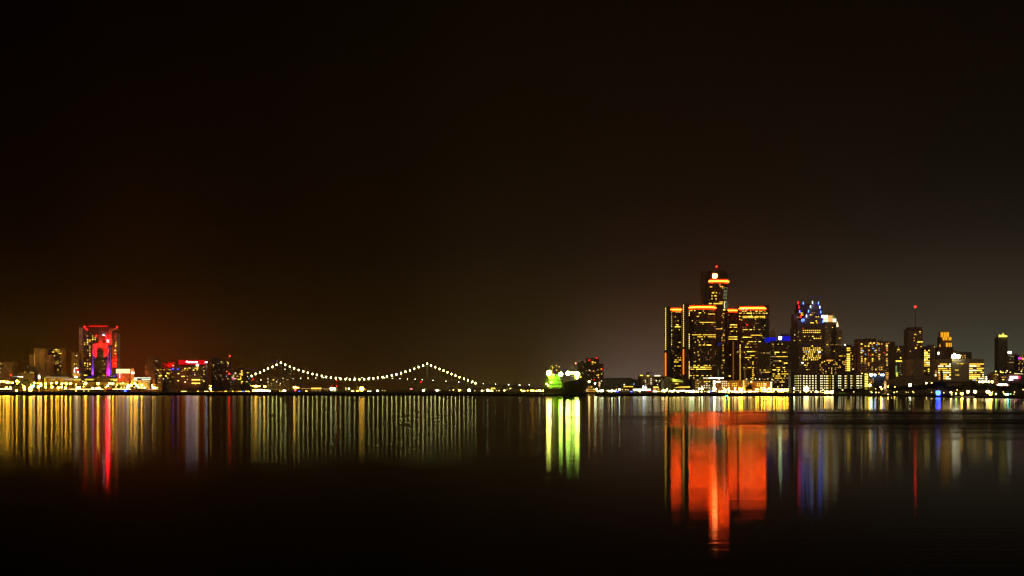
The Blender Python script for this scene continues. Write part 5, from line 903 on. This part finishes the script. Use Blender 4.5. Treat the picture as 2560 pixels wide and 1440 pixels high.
BIG = '''0,953,O 9,953,O 17,955,O 22,955,O 31,957,O 42,952,O 48,954.5,o 44,958,o 42,960,o 57,960,O 64,957,o 85,957,O 77,960,o 94,957.5,o 102,959,O 114,959,O 129,958,O 141,957,O 155,959,O 165,959,O,1.2 176,958,O
16,969,O,1.1 26,968,G,1.3 60,966,O 61,972,O 78,966,O 83,964.5,C,1.1 96,966,O,1.2 103,964,C,.8 114,967,O 130,967,O 146,969,O 154,967,W 164,969,O 41,976,O,.9
190,961,o 193,968.6,W,1.2 199,968,W 209,966,o 214,957.5,O,1.2 211,960,o 245,958,O,1.2 232,970,W 242,970,W 248,969.5,W,1.1 269,964,C,.8 264,968,o 274,958,O 282,958.5,O 302,958,w 308,957,o 290,967,w 303,968,w 318,970,W 320,964,C 311,968,w 190,977,o,.6 210,977.4,w,.8 221,977.2,w,.9 313,977,B,1.1 207,953,w 292,962,o
328,962,O,1.2 322,966,W 337,958,O 342,963,O 345,967,C,.8 336,968,w 354,962.6,O 365.6,962,O 372,966,W 379,962.6,O 389.6,957,O 389.4,962,O 397.6,962.6,O 349,969,w 353.6,969,w 357,969,w 361.6,969,W,.8 366,969,W,.8 371,969,w 382.6,968.6,W 388,969,W,.9 393.6,969,w 398,969,w 401,969.5,w 412.6,965.6,C,1.25 426.4,965.6,C,1.2 420,961,O 408,970,o,.8
440,962,O 445,959.6,O 440,967,o 434.6,971,w 443.6,971.6,w 449.6,970,W 457,962,O 463,962.6,O 471,961.6,O 467,964,o 477,961.6,O 458,971,W 461.6,971.6,W,1.1 465.6,971.4,W 454.4,977.4,o 459,976.6,W,.8 464,976.6,W,.8 475.4,974,O 482,974.6,o 484.6,974.8,O,.8 495,975,O 503.4,974.6,O 511.4,974.6,O,.9 519,974.6,O,.8 512.6,978,W,.8 518.6,978,W,.8
488,962.4,O 493.6,962,O 499.4,963.6,O,1.1 508.4,963,O 500,968.6,o 508,969.4,o 515.4,967.4,o 522,963.6,o 528,964.4,o 521.4,968,o 522,970.4,W,.8 526,970.8,W,.7 531.6,967.6,o 535,961,R,.8 537,964,o 534.6,969.6,o 540,969.4,o 542,971,o 547.4,964,O 550,970.6,O,.8 552.6,967.4,O,.8 556.4,969,o 560,970.6,O,.9 528.6,975,O,.9 533,975.2,O,.9 537,975.2,O,.8 541,975.2,O,.8 545.4,975.2,O,.8 549.6,975.2,O,.9 553.6,974.8,O 557,975.2,o 563.4,975.2,O 566.4,975.2,O,.9
565,964.4,o 569,964.8,o 573.4,964.4,o 577.6,965,O,.9 582.4,964.8,O,.9 587,964.8,O,.9 591.6,964.6,O,.9 595.4,964.8,O,.8 598.6,964.4,O,.8 602,963,O,.8 605.4,963.4,O,.8 609,964,o 612,963.6,o 616.4,963.6,O,.8 621,964,o 624.8,964,O,.9 573.2,969.4,R 580.6,970.6,o 587.6,970.6,o 592,969.6,o 595.6,969.4,o 599.6,969.2,C,.7 581.4,975.6,O,.9 591,975.4,O,.8 594.4,975.2,O,.8 598,975.2,O,.9 601.6,975.4,O,.9 611.6,974.4,o 616,975.4,O 621.4,975.4,O 624.6,976,o 607.6,979,B 634,976,O 639.6,976.4,W,.8
633,964.8,o 637,964.6,O,.7 641,965,O,.8 645,965.4,o 649,965,o 661,965.4,O,.8 664,966,o 669,966.6,O,.7 677,966.8,O,.8 680,967.6,o 685.6,967.6,O 694,967,o 700,966,O,.8 706.6,966,O,.8 713,967,O,.8 717.4,966.6,o 720.8,966.8,o 724.4,967,o 728,967.4,O,.7 732,967.8,o 735.4,967.6,O,.8 739,968,O,.8 742.6,968.6,o 746,969,o 697.4,971.6,O,.8 701,969.8,R,.7 709,969.6,R,.7 738,974,R,.9 713,976.6,W,.7 699.6,977.6,w,.7 704,977.8,w,.7 709.6,976.2,V,.9 714,977.6,w,.7
643.6,975.6,V,.9 647.4,975.8,V,.9 651,975.6,V 654.6,976,V,.8 658,976.2,V,.7 661.6,976.2,V,.7 665,976.4,V,.6 668.6,976.4,V,.6 672,976.6,V,.6 674.6,976.6,V,.5 748,979,B,.8 766,978,o,1.1 775,980,w,.9
828,971,V,1.2 836,971,V,.8 838,976.6,w,.7 827,974.6,V,.6 865,969.8,w,.8 865,974,w,.6 872,971.6,V,.7 881,978.4,O,.8 886,978.4,w,.6 894,978.4,O,.9 901,980,w,.5 920,978.8,V,.6 926,978.8,V,.6 943,976.4,V,.6 945,976.4,V,.5 955.6,976,w,.5 962,976.6,w,.5
999,981.6,W,.8 1006.6,980.4,w,.5 1020,980.6,w,.8 1059,975.5,V,1 1064.6,972.6,w,.5 1076.4,979.8,w,.7 1088.6,975.6,w,.7 1093,975.8,V,1 1099.6,975.6,w,.6 1124,975.6,w,.5 1133.4,974.6,o,.7 1148,975.4,O,.7 1151.4,975.6,o,.7 1173,975,V,1.3 1187,976.8,w,.6 1205.4,976.4,W,.8 1211,976.6,w,.4 1218.6,974.8,V,1 1221,976.4,V,1 1228.6,977,O,.9 1233,977.2,w,.6 1241.4,976.6,w,.6 1247.6,976.2,w,.8 1261,975.8,W,.7 1264.6,976,w,.4 1267.6,973,w,.4
1303,974.6,o,.8 1306,977,o 1310,977.2,O,.7 1319,976,o,.8 1327,975.6,o 1331,976.2,O,.8 1334.6,976,o,.8 1341,977,O,.7 1346,975.6,o 1349.6,975.4,V,.9 1352,977,o,.8 1358.6,976.4,O,.8 1363.6,976.2,O,.8 1366,976.6,o 1312,980.6,w,.6 1321,980.6,w,.6 1326,980.6,w,.7 1330.6,980.8,w,.6 1335,980.8,w,.7 1347,980.8,w,.6 1351,980.8,w,.7 1356,980.8,w,.7 1360,980.8,w,.7 1364.6,980.6,w,.8 1317,980.8,B,.6 1342,981,B,.6
1473,953.4,W,1.1 1487.4,957.6,V,.8 1490.6,972,V,.9 1491.6,976.6,w 1495.4,979,V,.7 1501.4,977,V,.9 1506.4,976.4,V 1506,978.6,w,.7 1518,976,w 1522.4,977,W,.8 1522,981,w,.8 1530,976.6,V,1 1537,977,W,.8 1541.4,973,w,.8 1548.6,973.2,V,.8 1555.6,973.4,w,.7 1543.4,979.6,B,1 1562.4,981.4,o,.9 1564,973.6,w,.7 1570,974,w,.6 1578.6,980,B,1 1586,980,G,.6 1594,980.4,G,.7 1540,976,w,.7 1583,982,w,.7 1589.6,983,w,.6 1599,979,W,.8
1655,977,W 1658.6,974.6,W,1.1 1661,979,W,.9 1665,976,W 1667.6,973,W 1671,979.4,w 1675,977,W 1678.6,979,w 1681,978,W 1685,979.6,w 1686,975.4,W 1692.6,977,W 1695.6,979,W,.9 1698,977,W 1703,976.4,W,.8 1706.6,976.6,W,.8 1710,976,C,.5 1715.6,978,W 1718.6,977.6,G,.8 1722,978,W 1726,977.6,V 1730,978,V 1733,977,V
1736.6,979,W,.8 1741,978.4,W,.8 1745.6,978.6,W,.8 1748.4,971.6,V,.7 1754,978.6,W,.9 1756,971.6,V,.9 1762,978.4,w 1768,979,w 1772,978.6,W,.9 1785,969.6,V,.9 1788,972,V 1784,976,W,1.1 1790.6,978.6,w 1798.6,978.4,W 1805,978,W 1808.6,978,W,1.1 1811,971.6,O,1.2 1814,975,W,1.2 1813.6,980,O,1.1 1821,972,O,1.2 1823.6,976.6,W,1.2 1822,980,O 1831,978.6,W 1837.6,971,W,1.1 1837,978,W,1.1 1841.6,979,W,1.1 1845.6,979.4,W,1.1 1849.6,978,W 1849,971.6,O,1.3 1853,974.6,O,1.3 1856.6,971,O,1.1 1855,979.6,O,1.1 1858.6,977,W,1.2 1862,979,W,.9 1866,979,w 1872,979,W,.9 1876.6,978.4,W,.9
1890.6,973,O,1.1 1895.6,973,O 1904,970,O,1.1 1904.6,974,O,1.1 1911,969.6,O 1911.6,974,O 1918,973,O,1.1 1922.6,971,O,1.1 1926,974,O 1881,979,W,.8 1885,979,W,.8 1889,979,W,.8 1894,979,W,.8 1897,979,w 1904,979,W,.8 1911,979,W,.9 1917,978.6,W,1.1 1921,979.6,O,1.1 1925.6,978.4,W,1.1 1929.6,979.6,O,1.1 1933.6,978.4,W,1.1 1935,973,O,1.2 1941,972.6,O,1 1944.6,966.8,w 1946,974.6,O,1.3 1947,979,W,1.3 1950,976,O,1.3 1954,973,W,1.3 1954,980,O,1.2 1955,962.6,w,.8 1959,977,O,1.2 1961.6,973.6,O,1.1 1967,974,O,1.2 1971,973.6,O,1.2 1974,974,O,1 1964,979,w 1968,979,w 1972,979,W,.8
1984.6,979.8,w 1985.4,970.6,V,.7 2000.6,980,w 2028,979.6,w 2037.6,979.6,w,.9 2041.6,979,W,.9 2046,979.4,w 2051.6,979.2,w 2057.6,974.6,w 2055.6,981.4,w,.7 2062,981,O,.6 2066,979.8,W 2070.6,979.8,W,1 2075,979.6,W,.9 2080,979.4,W,1.4 2106.4,974.6,w,1.1 2134.4,979.4,w,.8 2174.6,962.4,O,1.2 2155.4,933,o,.5
2179,980.4,G,.8 2190,980.6,w,1.2 2197,980.6,w,.8 2189,971.6,w,.8 2202,967.4,O,.8 2204.4,971.6,O,.6 2220.4,966.4,O,.7 2229.4,967.4,o,.7 2236.4,967.4,O,.7 2235.6,980.6,w,1.1 2242.4,979,w,.9 2265.6,980,w,.7 2271,980.6,w,.5 2282,979,w,.8 2284.4,981,w,.8 2275,962,V,1.5 2316,957.6,W,.9 2330,957.6,W,.9 2329,980.4,w,.7 2340.6,981.4,w,.9 2359.6,981.6,w,.9
2377,980,W,.9 2379.6,986.4,w,.9 2381.6,981.6,w,.6 2390.4,983.4,G,1.2 2392.6,974.6,w,.9 2404.6,983.4,O,1.2 2418,983.6,w,.6 2420.4,978.4,W,1.4 2437.6,978.4,W,1.5 2468,978.6,W,1.3 2471.6,978.6,W,1.3 2476.4,983.6,O,1.3 2481.2,979.6,w,.9 2490,984.4,G,1.2 2508,979.6,w,.9 2511,984,G,.8 2514,985.6,W,.7 2519.4,985.4,C,1 2526.6,985,G,.6 2535,985.4,w,.7 2536.4,979.8,w,.9 2553.6,928,w 2448.6,954,W,1 2456.6,954,W,1.3 2464,953.6,W,1 2472,954,W,1 2480.4,954,W,1.2 2489.6,928,w 2501.4,928.2,w 2518,926.6,w 2558,973.6,w'''
for tk in BIG.split():
    p = tk.split(','); px, py = float(p[0]), float(p[1]); s = float(p[3]) if len(p) > 3 else 1
    Y = None
    if px > 2440 and py < 956: Y = 2290
    elif px > 2180 and 955 < py < 968: Y = 1950
    elif 2150 < px < 2160 and py < 940: Y = 2222
    lamp(px, py, p[2], s, Y)
lamp(76, 972, 'O', 1.9, label='brightest orange lamp near the water on the far left bank')
lamp(904.5, 971, 'O', 2.0, label='single glaring orange lamp alone on the dark shore beneath the bridge')
lamp(2015.5, 971.5, 'W', 2.6, Y=2190, label='dazzling white floodlight in front of the parking garage')
lamp(2345.5, 980.6, 'B', 2.6, label='vivid blue lamp glowing among the dark park trees')
# strips standing in for car light trails on the roads, and promenade rails
def rail(name, label, px0, px1, py, th, mat, n, Y=None):
    Y = Y or shore((px0+px1)/2)+14; m = MB(); x0, x1 = X(px0,Y), X(px1,Y); z = Z(py, Y); h = th*Y/F; g0 = min(gz(px0), z-1)-.5
    rt = bpy.data.objects.new(name, None); C.objects.link(rt); rt.location = ((x0+x1)/2, Y, g0); tag(rt, label, 'railing')
    w_ = (x1-x0)/2; m.box(-w_, w_, 0, .5, 0, z-g0-h/2); m.build('strip_base_wall', stone_mat, rt)
    q = MB(); q.box(-w_, w_, -.1, .6, z-g0-h/2, z-g0+h/2); q.build('light_strip', mat, rt)
rs = emis('car_trail_strip', (1,.62,.2), 6); rs2 = emis('car_trail_strip_dim', (1,.62,.3), 1.6, False); rs3 = emis('car_trail_red', (1,.05,.03), 1.2, False)
rail('trail_or_rail', 'short very bright cream car-light trail on the road at the far left', -10, 29, 972.4, 2.4, rs, 1); rail('trail_or_rail', 'long thin cream car-light trail along the road below the red hotels', 176, 258, 973, 1.3, rs, 1); rail('trail_or_rail', 'dim start of the car-light trail left of the red hotels', 157, 176, 973.2, .9, rs2, 1)
rail('trail_or_rail', 'red stretch of the car-light trail right of the stepped hotel', 266, 281, 972.6, 1.1, rs3, 1); rail('trail_or_rail', 'cream car-light trail below the cream billboard', 281, 327, 973, 1.5, rs, 1); rail('trail_or_rail', 'thin orange light line below the white-roofed pavilion', 366, 425, 973.2, .8, rs2, 1); rail('trail_or_rail', 'bright cream light line left of the red sign offices', 425, 441, 973.6, 1.5, rs, 1)
rail('trail_or_rail', 'cream car-light trail at the foot of the black tower under the bridge', 697, 732, 974.2, 1.3, emis('car_trail_mid', (1,.75,.4), 3.5), 1); rail('trail_or_rail', 'low pale railing lit along the park promenade', 2386, 2466, 992, 1.0, emis('promenade_strip', (.9,.68,.3), .45, False), 1, Y=1215); rail('trail_or_rail', 'faint greenish railing along the right end of the promenade', 2470, 2540, 992.6, .6, emis('promenade_green', (.5,.55,.2), .16, False), 1, Y=1190)
for px, wd, py, nm, lb in ((1233,10,971,'yellow_shed','left one of two small yellow lit sheds beyond the right bridge tower'),(1275,9,971,'yellow_shed','right one of two small yellow lit sheds, nearer the freighter')):
    b = Bld(nm, lb, 'building', px, 5300); b.box('wall', px-wd/2-1, px+wd/2+1, 968.5, 980, f_concrete, depth=12); b.box('lit_front', px-wd/2, px+wd/2, 969.6, 972.6, emis('shed_yellow', (1,.85,.15), 1.8, False), Y=5298, depth=1)
b = Bld('signboard', 'small pink lit sign on the far shore under the bridge', 'sign', 1028, 7720); b.box('panel', 1024.6, 1031.6, 971, 973.6, emis('pink_sign', (1,.25,.25), 2.2, False), depth=1); b.box('post', 1027.6, 1028.4, 973.6, 981, frame_mat, depth=1)

# ------------------------------------------------------------------ lawn, buoy, trees
b = Bld('grass_mound', 'small green lit lawn mound right of the parking garage', 'mound', 2102, 1760)
b.r['kind'] = 'structure'
b.poly('mound', [(2084,988),(2090,984),(2100,980.6),(2114,980.4),(2120,988)], plain('lit_grass', (.06,.10,.02), .9, 0, .4, .5), depth=14); b.flood(2106, 976, 1754, (0,5,-3), (.8,1,.45), 9e2)
by = bpy.data.objects.new('buoy', None); C.objects.link(by); by.location = (X(1816.5,1060), 1060, 0); tag(by, 'small dark buoy with a turquoise lamp on the water before the towers', 'buoy')
m = MB(); m.lathe([(.05,-.4),(.75,-.3),(.8,.25),(.35,.5),(.2,1.2)], n=14); m.tube((.2,0,.4), (.35,0,1.4), .05, n=4); m.tube((-.2,0,.4), (-.35,0,1.4), .05, n=4); m.build('float', plain('buoy_dark', (.02,.03,.025), .4), by)
m = MB(); m.lathe([(.1,1.25),(.72,1.35),(.75,1.75),(.2,1.95)], n=12); m.build('lamp', emis('buoy_turquoise', (.12,1,.75), 2.6), by)
leaf = plain('leaf_dark_green', (.05,.07,.025), .8, 0, .5, .8); bark = plain('tree_bark', (.06,.045,.03), .9)
def tree_mesh(kind):
    r = random.Random(kind); h = (7.5, 9, 6.5, 8)[kind]; tm = MB(); tm.tube((0,0,-.5), (.1,0,h*.45), .28, .16, 7); cm = MB(); bl_ = []
    for i in range(7):
        a = r.uniform(0, 6.28); e = r.uniform(.3, 1); z0 = h*r.uniform(.3, .5); p = (math.cos(a)*h*.28*e, math.sin(a)*h*.28*e, h*r.uniform(.55, .85)); tm.tube((0,0,z0), p, .11, .04, 5); bl_.append((p, h*r.uniform(.14, .24)))
    bl_.append(((0,0,h*.8), h*.22))
    for c, R in bl_:
        for _ in range(150):
            u = Vector((r.gauss(0,1), r.gauss(0,1), r.gauss(0,.8))).normalized()*R*r.uniform(.35, 1.08); q = Vector(c)+u; s = r.uniform(.12, .26)
            d1 = Vector((r.gauss(0,1), r.gauss(0,1), r.gauss(0,1))).normalized(); d2 = d1.orthogonal().normalized()
            cm.add([q-d1*s, q+d2*s*.6, q+d1*s, q-d2*s*.6], [(0,1,2,3)])
    return tm, cm
KIND = ['broad round','tall open','low bushy','leaning loose']; protos = []
for k in range(4):
    t, c = tree_mesh(k); protos.append((t, c, {}))
def tree(px, hpx, Y, k, group, where):
    t, c, cache = protos[k]; r = bpy.data.objects.new('park_tree', None); C.objects.link(r); g = gz(px); r.location = (X(px,Y), Y, g)
    s = hpx*Y/F/(7.5,9,6.5,8)[k]; r.scale = (s*random.uniform(.95,1.25), s, s); r.rotation_euler.z = random.uniform(0, 6.28)
    if 'c' not in cache: cache['t'] = t.build('trunk', bark, r); cache['c'] = c.build('crown', leaf, r)
    else:
        for q in 'tc': o = cache[q].copy(); C.objects.link(o); o.parent = r
    tag(r, KIND[k]+' dark tree '+where, 'tree', group)
for px, hp in ((2088,15),(2096,18),(2105,17),(2114,18),(2123,17),(2133,19),(2143,18),(2152,19),(2162,20),(2170,21),(2180,22),(2189,22),(2194,24),(2231,22),(2228,26),(2233,22),(2241,22),(2250,24),(2258,26),(2268,24)):
    tree(px, hp, shore(px)+random.uniform(18,45), random.randrange(4), 'trees between the garage and the lighthouse' if px < 2210 else 'trees right of the lighthouse', 'in the row between garage and lighthouse' if px < 2210 else 'just right of the white lighthouse')
for px, hp in ((2278,27),(2289,24),(2300,26),(2310,30),(2320,32),(2331,34),(2341,38),(2352,36),(2362,30),(2372,24),(2381,24),(2390,26),(2402,28),(2411,34),(2421,37),(2430,34),(2440,30),(2450,26),(2460,32),(2470,30),(2480,33),(2491,30),(2500,26),(2512,28),(2523,30),(2534,36),(2545,38),(2556,36),(2566,36)):
    tree(px, hp, shore(px)+random.uniform(30,90), random.randrange(4), 'trees around the blue lamp' if px < 2375 else 'trees on the right bank', 'around the vivid blue lamp' if px < 2375 else 'on the promenade bank near the right edge')
for px, hp in ((34,20),(44,22),(52,24),(60,30),(67,34),(74,30),(82,22),(90,18),(104,16),(120,18),(133,22),(142,20),(151,24),(160,22),(170,22),(182,18),(200,18),(206,20),(222,16),(236,20),(255,18),(262,16),(286,16),(296,18),(340,16),(404,16),(432,16),(450,14)):
    tree(px, hp, shore(px)+random.uniform(40,75), random.randrange(4), 'trees among the left bank lamps', 'among the orange lamps on the left bank')
m = MB(); r = random.Random(3)
for i in range(2600):
    px = r.uniform(725, 1420); Y = r.uniform(7740, 7800) if px < 1035 else 0
    if not Y: Y = shore(px)+r.uniform(25, 70)
    hz = (9+7*math.sin(px*.05)+4*math.sin(px*.19+1)+3*math.sin(px*.43))*1.2; q = Vector((X(px,Y), Y, gz(px)+r.random()**.7*max(5, hz))); s = r.uniform(1, 2.6)
    d1 = Vector((r.gauss(0,1), r.gauss(0,.6), r.gauss(0,1))).normalized(); d2 = d1.orthogonal().normalized(); m.add([q-d1*s, q+d2*s*.8, q+d1*s, q-d2*s*.8], [(0,1,2,3)])
tag(m.build('treeline', leaf), 'dark line of far trees along the shore under the bridge', 'treeline', kind='stuff')
# ------------------------------------------------------------------ night haze over the whole river
HAZE = 3e-5
if HAZE:
    m = MB(); m.box(-7300, 7300, -200, 13300, -4.5, 420)
    hm = bpy.data.materials.new('haze'); hm.use_nodes = True; n = hm.node_tree.nodes; n.clear()
    v = n.new('ShaderNodeVolumePrincipled'); v.inputs['Color'].default_value = (.9,.85,.8,1); v.inputs['Density'].default_value = HAZE; v.inputs['Anisotropy'].default_value = .7
    hm.node_tree.links.new(v.outputs[0], n.new('ShaderNodeOutputMaterial').inputs['Volume'])
    tag(m.build('haze', hm), 'thin night haze', kind='stuff')
